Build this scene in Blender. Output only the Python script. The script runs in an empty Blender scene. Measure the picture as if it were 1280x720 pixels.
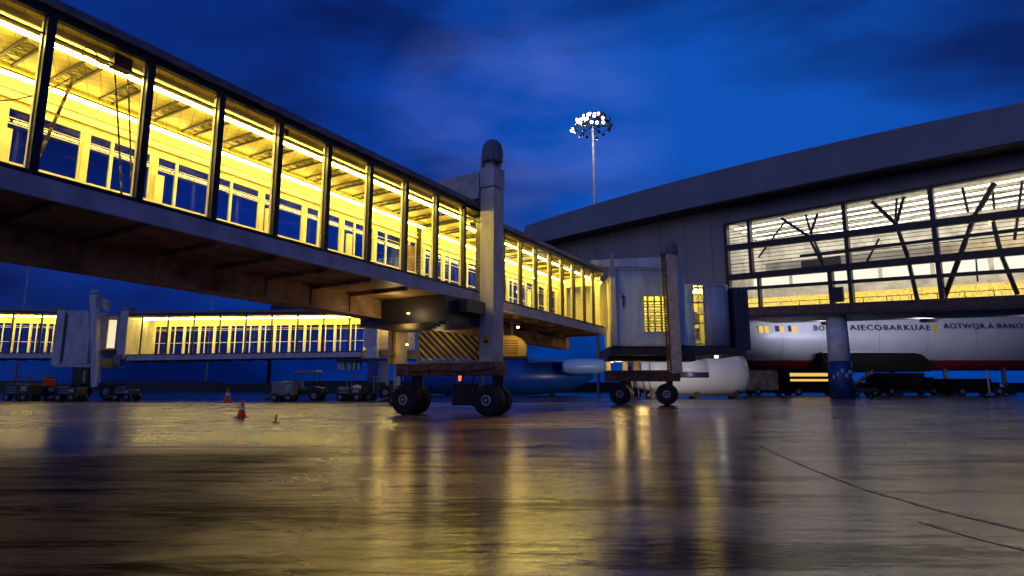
import bpy, math, random
from math import sin, cos, tan, atan, atan2, pi, radians, hypot, sqrt
random.seed(7)
sc = bpy.context.scene
COL = sc.collection

# ------------------------------------------------------------------ camera
FPX = 761.0; HOR = 482.0; EYE = 0.95
TH = atan((HOR-360)/FPX)
cam_d = bpy.data.cameras.new('camera'); cam = bpy.data.objects.new('camera', cam_d); COL.objects.link(cam)
cam.location = (0, 0, EYE); cam.rotation_euler = (pi/2+TH, 0, 0)
cam_d.sensor_width = 36; cam_d.lens = FPX/1280*36; cam_d.clip_start = 0.05; cam_d.clip_end = 5000
sc.camera = cam

# ------------------------------------------------------------------ render settings
sc.view_settings.view_transform = 'Standard'; sc.view_settings.look = 'None'
sc.view_settings.gamma = 1; sc.view_settings.exposure = 0.0
sc.view_settings.use_curve_mapping = False
sc.cycles.use_denoising = True
sc.cycles.max_bounces = 8; sc.cycles.diffuse_bounces = 3; sc.cycles.glossy_bounces = 4
sc.cycles.transparent_max_bounces = 24; sc.cycles.transmission_bounces = 6
sc.cycles.sample_clamp_indirect = 6
sc.cycles.caustics_reflective = False; sc.cycles.caustics_refractive = False

# ------------------------------------------------------------------ dusk sky
SUN_EL = radians(-3.0); SUN_ROT = radians(200)
w = bpy.data.worlds.new('World'); sc.world = w; w.use_nodes = True
nt = w.node_tree; N = nt.nodes; L = nt.links; N.clear()
def nn(t, **k):
    n = N.new(t)
    for a, b in k.items(): setattr(n, a, b)
    return n
wo = nn('ShaderNodeOutputWorld'); bgd = nn('ShaderNodeBackground'); bgn = nn('ShaderNodeBackground'); add = nn('ShaderNodeAddShader')
sky = nn('ShaderNodeTexSky'); sky.sky_type = 'NISHITA'; sky.sun_disc = False
sky.sun_elevation = SUN_EL; sky.sun_rotation = SUN_ROT
bgn.inputs['Strength'].default_value = 0.05
L.new(sky.outputs[0], bgn.inputs['Color'])
tc = nn('ShaderNodeTexCoord'); nrm = nn('ShaderNodeVectorMath', operation='NORMALIZE'); L.new(tc.outputs['Generated'], nrm.inputs[0])
dt = nn('ShaderNodeVectorMath', operation='DOT_PRODUCT'); L.new(nrm.outputs[0], dt.inputs[0])
bd = (0.33, 0.86, 0.36); m_ = sqrt(sum(c*c for c in bd)); dt.inputs[1].default_value = tuple(c/m_ for c in bd)
rp = nn('ShaderNodeValToRGB'); dm = nn('ShaderNodeMapRange'); dm.inputs['From Min'].default_value = -1; L.new(dt.outputs['Value'], dm.inputs['Value']); L.new(dm.outputs[0], rp.inputs[0])
e = rp.color_ramp.elements
e[0].position = 0.0; e[0].color = (0.10, 0.20, 0.72, 1)
e[1].position = 1.0; e[1].color = (0.002, 0.082, 0.47, 1)
for p_, c_ in ((0.25, (0.075, 0.15, 0.56, 1)), (0.5, (0.012, 0.03, 0.18, 1)), (0.80, (0.001, 0.022, 0.20, 1)), (0.90, (0.001, 0.038, 0.32, 1)), (0.96, (0.001, 0.056, 0.38, 1))):
    q = e.new(p_); q.color = c_
# clouds: streaky noise laid over the direction sphere (flattened vertically)
mp = nn('ShaderNodeMapping'); mp.inputs['Scale'].default_value = (1.6, 1.6, 4.6); mp.inputs['Rotation'].default_value = (0.12, 0.30, 0); mp.inputs['Location'].default_value = (0.3, 0.1, 0.65)
L.new(nrm.outputs[0], mp.inputs[0])
nz = nn('ShaderNodeTexNoise'); nz.inputs['Scale'].default_value = 1.15; nz.inputs['Detail'].default_value = 7; nz.inputs['Roughness'].default_value = 0.5; nz.inputs['Distortion'].default_value = 0.35
L.new(mp.outputs[0], nz.inputs['Vector'])
cr = nn('ShaderNodeValToRGB'); L.new(nz.outputs['Fac'], cr.inputs[0])
cr.color_ramp.elements[0].position = 0.40; cr.color_ramp.elements[0].color = (0, 0, 0, 1)
cr.color_ramp.elements[1].position = 0.62; cr.color_ramp.elements[1].color = (1, 1, 1, 1)
cd = nn('ShaderNodeMix', data_type='RGBA', blend_type='MULTIPLY'); cd.inputs['B'].default_value = (0.45, 0.24, 0.30, 1)
L.new(cr.outputs[0], cd.inputs['Factor']); L.new(rp.outputs[0], cd.inputs['A'])
# pale violet cloud lit by the apron lamps, low in the middle
d2 = nn('ShaderNodeVectorMath', operation='DOT_PRODUCT'); L.new(nrm.outputs[0], d2.inputs[0])
bd2 = (0.02, 0.87, 0.36); m2 = sqrt(sum(c*c for c in bd2)); d2.inputs[1].default_value = tuple(c/m2 for c in bd2)
mr = nn('ShaderNodeMapRange'); mr.inputs['From Min'].default_value = 0.97; mr.inputs['From Max'].default_value = 1.0; L.new(d2.outputs['Value'], mr.inputs['Value'])
nz2 = nn('ShaderNodeTexNoise'); nz2.inputs['Scale'].default_value = 2.1; nz2.inputs['Detail'].default_value = 6; L.new(mp.outputs[0], nz2.inputs['Vector'])
mr2 = nn('ShaderNodeMapRange'); mr2.inputs['From Min'].default_value = 0.42; mr2.inputs['From Max'].default_value = 0.68; L.new(nz2.outputs['Fac'], mr2.inputs['Value'])
ml = nn('ShaderNodeMath', operation='MULTIPLY'); L.new(mr.outputs[0], ml.inputs[0]); L.new(mr2.outputs[0], ml.inputs[1])
cl = nn('ShaderNodeMix', data_type='RGBA', blend_type='ADD'); cl.inputs['B'].default_value = (0.05, 0.055, 0.14, 1)
L.new(ml.outputs[0], cl.inputs['Factor']); L.new(cd.outputs['Result'], cl.inputs['A'])
L.new(cl.outputs['Result'], bgd.inputs['Color']); bgd.inputs['Strength'].default_value = 1.0
L.new(bgd.outputs[0], add.inputs[0]); L.new(bgn.outputs[0], add.inputs[1]); L.new(add.outputs[0], wo.inputs[0])

# afterglow of the set sun: a very weak, very soft sun lamp from behind the camera
sd = bpy.data.lights.new('afterglow', 'SUN'); so = bpy.data.objects.new('afterglow', sd); COL.objects.link(so)
sd.energy = 0.07; sd.angle = radians(20); sd.color = (1.0, 0.80, 0.62)
so.rotation_euler = (radians(74), 0, radians(-48))

# ------------------------------------------------------------------ materials
def mat(name, base, rough=0.5, metal=0.0, emit=None, es=0.0, var=0.12, scale=3.0, bump=0.0, spec=0.5, streak=None, c2=None):
    m = bpy.data.materials.new(name); m.use_nodes = True
    t = m.node_tree; b = t.nodes['Principled BSDF']
    b.inputs['Roughness'].default_value = rough; b.inputs['Metallic'].default_value = metal
    b.inputs['Specular IOR Level'].default_value = spec
    g = t.nodes.new('ShaderNodeNewGeometry'); mp = t.nodes.new('ShaderNodeMapping')
    t.links.new(g.outputs['Position'], mp.inputs[0])
    if streak: mp.inputs['Scale'].default_value = streak
    n = t.nodes.new('ShaderNodeTexNoise'); n.inputs['Scale'].default_value = scale; n.inputs['Detail'].default_value = 8; n.inputs['Roughness'].default_value = 0.6
    t.links.new(mp.outputs[0], n.inputs['Vector'])
    r = t.nodes.new('ShaderNodeValToRGB'); t.links.new(n.outputs['Fac'], r.inputs[0])
    lo = tuple(max(0, c*(1-2*var)) for c in base); hi = tuple(min(1, c*(1+var)) for c in base)
    if c2: lo = c2
    r.color_ramp.elements[0].position = 0.32; r.color_ramp.elements[0].color = (*lo, 1)
    r.color_ramp.elements[1].position = 0.62; r.color_ramp.elements[1].color = (*hi, 1)
    t.links.new(r.outputs[0], b.inputs['Base Color'])
    rr = t.nodes.new('ShaderNodeMapRange'); t.links.new(n.outputs['Fac'], rr.inputs['Value'])
    rr.inputs['To Min'].default_value = min(1, rough*1.25); rr.inputs['To Max'].default_value = rough*0.8
    t.links.new(rr.outputs[0], b.inputs['Roughness'])
    if bump:
        bp = t.nodes.new('ShaderNodeBump'); bp.inputs['Strength'].default_value = bump; bp.inputs['Distance'].default_value = 0.02
        t.links.new(n.outputs['Fac'], bp.inputs['Height']); t.links.new(bp.outputs[0], b.inputs['Normal'])
    if emit:
        b.inputs['Emission Color'].default_value = (*emit, 1); b.inputs['Emission Strength'].default_value = es
    return m
def glass(name, tint=(0.93, 0.96, 0.97), ior=1.28, smudge=0.0):
    m = bpy.data.materials.new(name); m.use_nodes = True
    t = m.node_tree; t.nodes.clear()
    o = t.nodes.new('ShaderNodeOutputMaterial'); mx = t.nodes.new('ShaderNodeMixShader')
    tr = t.nodes.new('ShaderNodeBsdfTransparent'); tr.inputs[0].default_value = (*tint, 1)
    gl = t.nodes.new('ShaderNodeBsdfGlossy'); gl.inputs['Roughness'].default_value = 0.02
    fr = t.nodes.new('ShaderNodeFresnel'); fr.inputs['IOR'].default_value = ior
    gm = t.nodes.new('ShaderNodeNewGeometry'); sb = t.nodes.new('ShaderNodeMath'); sb.operation = 'SUBTRACT'; sb.inputs[0].default_value = 1.0
    mu = t.nodes.new('ShaderNodeMath'); mu.operation = 'MULTIPLY'       # the sheet reflects once, on the face that is met first
    t.links.new(gm.outputs['Backfacing'], sb.inputs[1]); t.links.new(fr.outputs[0], mu.inputs[0]); t.links.new(sb.outputs[0], mu.inputs[1])
    t.links.new(mu.outputs[0], mx.inputs[0]); t.links.new(tr.outputs[0], mx.inputs[1]); t.links.new(gl.outputs[0], mx.inputs[2])
    t.links.new(mx.outputs[0], o.inputs[0])
    return m
def glow(name, col, s):
    m = bpy.data.materials.new(name); m.use_nodes = True
    t = m.node_tree; t.nodes.clear(); o = t.nodes.new('ShaderNodeOutputMaterial'); e = t.nodes.new('ShaderNodeEmission')
    e.inputs[0].default_value = (*col, 1); e.inputs[1].default_value = s; t.links.new(e.outputs[0], o.inputs[0]); return m

M = {}
M['steel_dark'] = mat('dark_steel_paint', (0.022, 0.024, 0.028), 0.4)
M['steel_grey'] = mat('grey_steel_paint', (0.58, 0.55, 0.52), 0.42, var=0.16, scale=2.2, streak=(1, 1, 0.35), bump=0.05)
M['sill'] = mat('pale_sill_paint', (0.58, 0.57, 0.62), 0.45, var=0.14, scale=2.0, bump=0.04)
M['under'] = mat('brown_primer_underside', (0.55, 0.36, 0.18), 0.55, var=0.3, scale=1.6, bump=0.15)
M['rust'] = mat('rusty_brown_steel', (0.16, 0.085, 0.05), 0.6, var=0.3, scale=4, bump=0.15)
M['roof'] = mat('grey_roof_membrane', (0.20, 0.21, 0.25), 0.5, var=0.15)
M['cream'] = mat('yellowed_cream_panel', (0.86, 0.79, 0.38), 0.5, var=0.10, scale=1.3)
M['cream_trim'] = mat('cream_trim', (0.86, 0.80, 0.50), 0.4, var=0.08)
M['floor'] = mat('rubber_floor', (0.22, 0.19, 0.12), 0.5)
M['grille'] = mat('brown_ceiling_grille', (0.05, 0.035, 0.012), 0.5)
M['tube'] = glow('fluorescent_tube', (1.0, 0.70, 0.13), 84)
M['tube_mid'] = glow('fluorescent_tube_wall_side', (1.0, 0.70, 0.13), 36)
M['tube_far'] = glow('fluorescent_tube_dim', (1.0, 0.70, 0.15), 92)
M['glass'] = glass('window_glass')
M['glass_tint'] = glass('blue_tinted_glass', (0.72, 0.80, 0.90), 1.5)
M['rubber'] = mat('tyre_rubber', (0.012, 0.012, 0.013), 0.75, bump=0.1)
M['rim'] = mat('pale_wheel_rim', (0.38, 0.38, 0.37), 0.45, metal=0.2)
M['cab'] = mat('blue_grey_cab_panel', (0.50, 0.63, 0.74), 0.38, var=0.10, scale=1.5, streak=(2.5, 2.5, 0.3))
M['cab_pale'] = mat('pale_grey_cab_panel', (0.62, 0.61, 0.62), 0.35, var=0.12, scale=1.5, streak=(2.5, 2.5, 0.3))
M['bellows'] = mat('dark_rubber_bellows', (0.06, 0.07, 0.09), 0.6)
M['beige'] = mat('beige_steel', (0.62, 0.54, 0.42), 0.45, var=0.15)
M['white'] = mat('white_aircraft_paint', (0.46, 0.46, 0.49), 0.34, var=0.04, scale=0.5)
M['maroon'] = mat('maroon_aircraft_paint', (0.30, 0.02, 0.03), 0.3, var=0.05)
M['blue_paint'] = mat('blue_aircraft_paint', (0.015, 0.10, 0.44), 0.28, var=0.08, scale=0.6)
M['pale_blue'] = mat('pale_blue_paint', (0.30, 0.52, 0.85), 0.3, var=0.05)
M['ink'] = mat('dark_blue_lettering', (0.02, 0.025, 0.07), 0.4)
M['wall'] = mat('blue_grey_cladding', (0.30, 0.28, 0.27), 0.5, var=0.06, scale=0.35, streak=(1, 1, 0.2))
M['fascia'] = mat('roof_fascia_panel', (0.27, 0.26, 0.26), 0.42, var=0.07, scale=0.3)
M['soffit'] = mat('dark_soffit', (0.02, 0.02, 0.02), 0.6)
M['beam'] = mat('dark_brown_steel_beam', (0.045, 0.034, 0.032), 0.45, var=0.2)
M['concrete_col'] = mat('pale_concrete', (0.80, 0.78, 0.76), 0.6, var=0.12, scale=1.5, bump=0.1)
M['blue_wrap'] = mat('blue_column_wrap', (0.03, 0.07, 0.24), 0.45, var=0.3, scale=1.2)
M['black'] = mat('black_equipment', (0.015, 0.015, 0.016), 0.5)
M['eq_grey'] = mat('grey_equipment', (0.22, 0.22, 0.22), 0.5)
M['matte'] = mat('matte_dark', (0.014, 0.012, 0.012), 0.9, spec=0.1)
M['cone'] = mat('orange_red_cone', (0.75, 0.045, 0.015), 0.45, var=0.05)
M['cone_white'] = mat('white_reflective_band', (0.75, 0.75, 0.72), 0.4)
M['yellow'] = mat('yellow_paint', (0.72, 0.46, 0.05), 0.42, var=0.12)
M['lamp_white'] = glow('floodlight_lens', (1.0, 0.80, 0.55), 9)
M['lamp_small'] = glow('small_lamp_lens', (1.0, 0.85, 0.6), 3)
M['lamp_sodium'] = glow('sodium_lamp_lens', (1.0, 0.62, 0.15), 9)
M['lamp_red'] = glow('red_beacon_lens', (1.0, 0.10, 0.03), 3)

# tiled ceiling of the boarding tunnels
def ceiling_mat():
    m = bpy.data.materials.new('tiled_ceiling'); m.use_nodes = True
    t = m.node_tree; b = t.nodes['Principled BSDF']; b.inputs['Roughness'].default_value = 0.5
    g = t.nodes.new('ShaderNodeTexCoord'); mp = t.nodes.new('ShaderNodeMapping'); t.links.new(g.outputs['Object'], mp.inputs[0])
    mp.inputs['Rotation'].default_value = (0, 0, radians(-32))
    br = t.nodes.new('ShaderNodeTexBrick'); br.offset = 0; br.inputs['Scale'].default_value = 4.0; br.inputs['Mortar Size'].default_value = 0.04
    br.inputs['Brick Width'].default_value = 1; br.inputs['Row Height'].default_value = 1
    br.inputs['Color1'].default_value = (0.84, 0.73, 0.24, 1); br.inputs['Color2'].default_value = (0.80, 0.68, 0.21, 1); br.inputs['Mortar'].default_value = (0.45, 0.36, 0.10, 1)
    t.links.new(mp.outputs[0], br.inputs['Vector']); t.links.new(br.outputs['Color'], b.inputs['Base Color'])
    return m
M['ceiling'] = ceiling_mat()

# ------------------------------------------------------------------ geometry helpers
def ray(px, py):
    cx = (px-640)/FPX; cy = (360-py)/FPX
    return (cx, cos(TH)-cy*sin(TH), sin(TH)+cy*cos(TH))
def at(px, py, Y):                       # the point at distance Y (metres ahead) measured at this place of the photograph
    r = ray(px, py); t = Y/r[1]; return (r[0]*t, Y, EYE+r[2]*t)
def world(x, y, z): return (x, y, z)

class MB:
    def __init__(s, frame=world): s.v = []; s.f = []; s.sm = []; s.fr = frame
    def add(s, vs, fs, smooth=False, frame=None):
        fr = frame or s.fr; o = len(s.v); s.v += [fr(*p) for p in vs]
        for f in fs: s.f.append(tuple(o+i for i in f)); s.sm.append(smooth)
    def box(s, a, b, frame=None):
        x0, y0, z0 = a; x1, y1, z1 = b
        vs = [(x, y, z) for x in (x0, x1) for y in (y0, y1) for z in (z0, z1)]
        s.add(vs, [(0, 1, 3, 2), (4, 6, 7, 5), (0, 4, 5, 1), (2, 3, 7, 6), (0, 2, 6, 4), (1, 5, 7, 3)], frame=frame); return s
    def hexa(s, vs, frame=None):         # 8 points ordered as box
        s.add(vs, [(0, 1, 3, 2), (4, 6, 7, 5), (0, 4, 5, 1), (2, 3, 7, 6), (0, 2, 6, 4), (1, 5, 7, 3)], frame=frame); return s
    def bar(s, p, q, t=0.05, t2=None):   # square bar between two points (points through the frame)
        p = s.fr(*p); q = s.fr(*q); s._bar(p, q, t, t2 or t); return s
    def _bar(s, p, q, t, t2):
        d = [q[i]-p[i] for i in range(3)]; l = sqrt(sum(c*c for c in d)) or 1e-6; d = [c/l for c in d]
        up = (0, 0, 1) if abs(d[2]) < 0.9 else (1, 0, 0)
        x = cross(d, up); x = unit(x); y = cross(x, d)
        vs = []
        for c in (p, q):
            for i in (-1, 1):
                for j in (-1, 1):
                    vs.append(tuple(c[k]+x[k]*i*t/2+y[k]*j*t2/2 for k in range(3)))
        s.add(vs, [(0, 1, 3, 2), (4, 6, 7, 5), (0, 4, 5, 1), (2, 3, 7, 6), (0, 2, 6, 4), (1, 5, 7, 3)], frame=world)
    def tube(s, p, q, r, r2=None, n=16, cap=True):
        p = s.fr(*p); q = s.fr(*q); r2 = r if r2 is None else r2
        return s.lathe(p, q, [(0, r), (1, r2)], n, cap)
    def lathe(s, p, q, prof, n=24, cap=True, smooth=True):   # prof: (t along p->q, radius); world points
        d = [q[i]-p[i] for i in range(3)]; l = sqrt(sum(c*c for c in d)) or 1e-6; u = [c/l for c in d]
        up = (0, 0, 1) if abs(u[2]) < 0.9 else (1, 0, 0)
        x = unit(cross(u, up)); y = cross(x, u); o = len(s.v)
        for t, r in prof:
            for k in range(n):
                a = 2*pi*k/n; s.v.append(tuple(p[i]+d[i]*t+(x[i]*cos(a)+y[i]*sin(a))*r for i in range(3)))
        for j in range(len(prof)-1):
            for k in range(n):
                k2 = (k+1) % n; s.f.append((o+j*n+k, o+j*n+k2, o+(j+1)*n+k2, o+(j+1)*n+k)); s.sm.append(smooth)
        if cap:
            s.f.append(tuple(o+k for k in range(n))[::-1]); s.sm.append(False)
            s.f.append(tuple(o+(len(prof)-1)*n+k for k in range(n))); s.sm.append(False)
        return s
    def path(s, pts, r, n=8):
        for a, b in zip(pts[:-1], pts[1:]): s.tube(a, b, r, n=n)
        return s
    def prism(s, poly, a, b, frame=None):    # poly (x,z) swept in y from a to b
        n = len(poly); vs = [(x, a, z) for x, z in poly]+[(x, b, z) for x, z in poly]
        fs = [tuple(range(n)), tuple(range(n, 2*n))[::-1]]+[(i, (i+1) % n, n+(i+1) % n, n+i) for i in range(n)]
        s.add(vs, fs, frame=frame); return s
    def build(s, name, m, parent=None, bevel=0.0):
        me = bpy.data.meshes.new(name)
        org = (0, 0, 0)
        if parent is None:
            xs = [v[0] for v in s.v]; ys = [v[1] for v in s.v]; zs = [v[2] for v in s.v]
            org = ((min(xs)+max(xs))/2, (min(ys)+max(ys))/2, min(zs))
        else:
            pr = parent
            while pr is not None: org = tuple(org[i]+pr.location[i] for i in range(3)); pr = pr.parent
        me.from_pydata([tuple(v[i]-org[i] for i in range(3)) for v in s.v], [], s.f)
        me.polygons.foreach_set('use_smooth', s.sm); me.update()
        import bmesh
        bm = bmesh.new(); bm.from_mesh(me); bmesh.ops.recalc_face_normals(bm, faces=bm.faces[:]); bm.to_mesh(me); bm.free()
        me.materials.append(M[m] if isinstance(m, str) else m)
        o = bpy.data.objects.new(name, me); COL.objects.link(o)
        if parent is None: o.location = org
        else: o.parent = parent
        if bevel:
            md = o.modifiers.new('bevel', 'BEVEL'); md.width = bevel; md.segments = 2; md.limit_method = 'ANGLE'
        return o
def cross(a, b): return (a[1]*b[2]-a[2]*b[1], a[2]*b[0]-a[0]*b[2], a[0]*b[1]-a[1]*b[0])
def unit(a):
    l = sqrt(sum(c*c for c in a)) or 1e-9; return tuple(c/l for c in a)
def tag(o, label=None, cat=None, group=None, kind=None):
    if label: o['label'] = label
    if cat: o['category'] = cat
    if group: o['group'] = group
    if kind: o['kind'] = kind
    return o
def empty(name, loc, label, cat, group=None):
    o = bpy.data.objects.new(name, None); COL.objects.link(o); o.location = loc; o.empty_display_size = 0.3
    return tag(o, label, cat, group)
def copy_tree(o, parent=None):
    c = o.copy(); COL.objects.link(c)
    if parent is not None: c.parent = parent
    for ch in [x for x in bpy.data.objects if x.parent == o]: copy_tree(ch, c)
    return c
def area(name, parent_loc, loc, size, size_y, energy, col, rot, parent):
    ld = bpy.data.lights.new(name, 'AREA'); ld.shape = 'RECTANGLE'; ld.size = size; ld.size_y = size_y; ld.energy = energy; ld.color = col; ld.spread = radians(95)
    o = bpy.data.objects.new(name, ld); COL.objects.link(o); o.parent = parent
    o.location = tuple(loc[i]-parent_loc[i] for i in range(3)); o.rotation_euler = rot; return o
def point(name, parent, loc, energy, col, r=0.1):
    ld = bpy.data.lights.new(name, 'POINT'); ld.energy = energy; ld.color = col; ld.shadow_soft_size = r
    o = bpy.data.objects.new(name, ld); COL.objects.link(o); o.parent = parent
    o.location = tuple(loc[i]-parent.location[i] for i in range(3)); return o

# ------------------------------------------------------------------ ground
def ground_mat(name, base, r0, r1, bump, streak=(0.22, 1.0, 1), slabs=True, spec=0.48):
    m = bpy.data.materials.new(name); m.use_nodes = True
    t = m.node_tree; b = t.nodes['Principled BSDF']; X = t.nodes.new; K = t.links.new
    b.inputs['Specular IOR Level'].default_value = spec
    g = X('ShaderNodeNewGeometry')
    def noise(scale, st, det=6, dist=0.0, rot=0.0, rg=0.55):
        mp = X('ShaderNodeMapping'); mp.inputs['Scale'].default_value = st; mp.inputs['Rotation'].default_value = (0, 0, rot); K(g.outputs['Position'], mp.inputs[0])
        n = X('ShaderNodeTexNoise'); n.inputs['Scale'].default_value = scale; n.inputs['Detail'].default_value = det; n.inputs['Distortion'].default_value = dist; n.inputs['Roughness'].default_value = rg
        K(mp.outputs[0], n.inputs['Vector']); return n.outputs['Fac']
    big = noise(0.28, (0.5, 1, 1), 5, 0.6, 0.2)
    stk = noise(1.5, streak, 6, 0.5, 0.12)
    fine = noise(38, (1, 1, 1), 3)
    mid = noise(5.5, (0.45, 1, 1), 5, 0.3, -0.1)
    shadef = None
    if slabs:                           # near-left area, ragged edge: shade put into colour, reflection cut
        sx = X('ShaderNodeSeparateXYZ'); K(g.outputs['Position'], sx.inputs[0])
        e1 = noise(0.5, (0.35, 1, 1), 6, 0.8, 0.15)
        def mth(op, a, b_):
            m_ = X('ShaderNodeMath'); m_.operation = op
            for i, q in enumerate((a, b_)):
                if isinstance(q, (int, float)): m_.inputs[i].default_value = q
                else: K(q, m_.inputs[i])
            return m_.outputs[0]
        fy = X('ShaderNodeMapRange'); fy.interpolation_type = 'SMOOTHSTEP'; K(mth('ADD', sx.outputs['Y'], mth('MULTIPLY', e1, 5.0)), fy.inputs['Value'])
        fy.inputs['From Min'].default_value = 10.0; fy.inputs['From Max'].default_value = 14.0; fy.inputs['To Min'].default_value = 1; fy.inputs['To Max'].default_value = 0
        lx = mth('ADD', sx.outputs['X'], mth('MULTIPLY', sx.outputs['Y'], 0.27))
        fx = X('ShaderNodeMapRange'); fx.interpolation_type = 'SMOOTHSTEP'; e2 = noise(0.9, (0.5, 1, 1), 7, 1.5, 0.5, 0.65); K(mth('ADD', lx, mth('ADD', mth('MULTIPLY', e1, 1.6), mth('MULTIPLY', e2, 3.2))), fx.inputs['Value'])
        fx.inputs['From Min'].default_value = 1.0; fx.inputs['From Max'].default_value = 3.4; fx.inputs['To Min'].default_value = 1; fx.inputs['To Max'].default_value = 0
        shadef = mth('MULTIPLY', fy.outputs[0], fx.outputs[0])
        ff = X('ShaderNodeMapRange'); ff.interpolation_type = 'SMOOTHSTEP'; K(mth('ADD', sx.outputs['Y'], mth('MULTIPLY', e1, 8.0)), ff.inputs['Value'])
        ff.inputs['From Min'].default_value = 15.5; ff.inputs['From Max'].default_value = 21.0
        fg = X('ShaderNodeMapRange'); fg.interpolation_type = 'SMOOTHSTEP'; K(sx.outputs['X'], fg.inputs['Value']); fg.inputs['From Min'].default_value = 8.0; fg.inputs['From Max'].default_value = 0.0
        glowf = mth('MULTIPLY', ff.outputs[0], fg.outputs[0])  # far-left band where the bridges' glow is put into the colour
    # roughness: wet patches and drier patches
    mr = X('ShaderNodeMapRange'); K(big, mr.inputs['Value']); mr.inputs['From Min'].default_value = 0.36; mr.inputs['From Max'].default_value = 0.64
    mr.inputs['To Min'].default_value = r0; mr.inputs['To Max'].default_value = r1
    ms = X('ShaderNodeMapRange'); K(stk, ms.inputs['Value']); ms.inputs['From Min'].default_value = 0.3; ms.inputs['From Max'].default_value = 0.7
    ms.inputs['To Min'].default_value = -0.03; ms.inputs['To Max'].default_value = 0.05
    ad = X('ShaderNodeMath'); ad.operation = 'ADD'; ad.use_clamp = True; K(mr.outputs[0], ad.inputs[0]); K(ms.outputs[0], ad.inputs[1])
    rgh = ad.outputs[0]
    if shadef: rgh = mth('ADD', mth('ADD', rgh, mth('MULTIPLY', shadef, 0.22)), mth('MULTIPLY', glowf, 0.10))
    K(rgh, b.inputs['Roughness'])
    sm_ = X('ShaderNodeMath'); sm_.operation = 'ADD'; K(stk, sm_.inputs[0]); wv = noise(2.6, (0.16, 1.5, 1), 8, 1.2, -0.22, 0.68); K(wv, sm_.inputs[1])
    nd = noise(11, (0.35, 1.2, 1), 7, 0.8, 0.25, 0.7); s2 = X('ShaderNodeMath'); s2.operation = 'MULTIPLY_ADD'; K(nd, s2.inputs[0]); s2.inputs[1].default_value = 0.55; K(sm_.outputs[0], s2.inputs[2]); s3 = X('ShaderNodeMath'); s3.operation = 'SUBTRACT'; K(s2.outputs[0], s3.inputs[0]); s3.inputs[1].default_value = 0.275; sm_ = s3
    sp = X('ShaderNodeMapRange'); K(sm_.outputs[0], sp.inputs['Value']); sp.inputs['From Min'].default_value = 0.89; sp.inputs['From Max'].default_value = 1.11
    sp.inputs['To Min'].default_value = spec*0.12; sp.inputs['To Max'].default_value = spec*1.6; K(sp.outputs[0] if not shadef else mth('ADD', mth('MULTIPLY', sp.outputs[0], mth('SUBTRACT', 1.0, mth('MULTIPLY', shadef, 0.97))), mth('MULTIPLY', glowf, 0.45)), b.inputs['Specular IOR Level'])
    cr = X('ShaderNodeValToRGB'); K(mid, cr.inputs[0])
    cr.color_ramp.elements[0].position = 0.3; cr.color_ramp.elements[0].color = tuple(c*0.55 for c in base)+(1,)
    cr.color_ramp.elements[1].position = 0.7; cr.color_ramp.elements[1].color = tuple(c*1.35 for c in base)+(1,)
    col = cr.outputs[0]
    h1 = X('ShaderNodeMath'); h1.operation = 'MULTIPLY'; K(stk, h1.inputs[0]); h1.inputs[1].default_value = 1.0
    h2 = X('ShaderNodeMath'); h2.operation = 'MULTIPLY_ADD'; K(mid, h2.inputs[0]); h2.inputs[1].default_value = 0.45; K(h1.outputs[0], h2.inputs[2])
    h3 = X('ShaderNodeMath'); h3.operation = 'MULTIPLY_ADD'; K(fine, h3.inputs[0]); h3.inputs[1].default_value = 0.10; K(h2.outputs[0], h3.inputs[2])
    hgt = h3.outputs[0]
    if slabs:
        mp = X('ShaderNodeMapping'); mp.inputs['Rotation'].default_value = (0, 0, radians(32)); K(g.outputs['Position'], mp.inputs[0])
        br = X('ShaderNodeTexBrick'); br.offset = 0; br.inputs['Scale'].default_value = 1; br.inputs['Brick Width'].default_value = 6; br.inputs['Row Height'].default_value = 6
        br.inputs['Mortar Size'].default_value = 0.035; br.inputs['Mortar Smooth'].default_value = 0.3
        K(mp.outputs[0], br.inputs['Vector'])
        mx = X('ShaderNodeMix'); mx.data_type = 'RGBA'; K(br.outputs['Fac'], mx.inputs['Factor']); K(col, mx.inputs['A']); mx.inputs['B'].default_value = (0.012, 0.011, 0.01, 1)
        col = mx.outputs['Result']
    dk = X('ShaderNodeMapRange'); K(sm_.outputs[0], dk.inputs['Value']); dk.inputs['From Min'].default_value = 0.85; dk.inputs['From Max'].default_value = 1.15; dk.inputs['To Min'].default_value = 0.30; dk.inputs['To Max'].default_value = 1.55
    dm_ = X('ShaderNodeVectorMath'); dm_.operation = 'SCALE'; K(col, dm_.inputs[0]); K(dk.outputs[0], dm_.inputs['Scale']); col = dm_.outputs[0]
    if shadef:
        dx_ = X('ShaderNodeMix'); dx_.data_type = 'RGBA'; dx_.blend_type = 'MULTIPLY'; K(shadef, dx_.inputs['Factor']); K(col, dx_.inputs['A']); dx_.inputs['B'].default_value = (0.15, 0.15, 0.36, 1); col = dx_.outputs['Result']  # painted shade: base colour darkened and blued at near left
        dy_ = X('ShaderNodeMix'); dy_.data_type = 'RGBA'; K(glowf, dy_.inputs['Factor']); K(col, dy_.inputs['A']); dy_.inputs['B'].default_value = (0.23, 0.14, 0.10, 1); col = dy_.outputs['Result']  # painted glow: lighter base colour below the far bridges
    K(col, b.inputs['Base Color'])
    bp = X('ShaderNodeBump'); bp.inputs['Strength'].default_value = bump; bp.inputs['Distance'].default_value = 0.05
    K(hgt, bp.inputs['Height']); K(bp.outputs[0], b.inputs['Normal'])
    return m
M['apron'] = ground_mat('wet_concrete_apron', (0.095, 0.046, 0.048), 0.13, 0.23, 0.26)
M['taxi'] = ground_mat('wet_asphalt_taxiway', (0.03, 0.032, 0.04), 0.14, 0.26, 0.06, slabs=False, spec=0.6)
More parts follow.
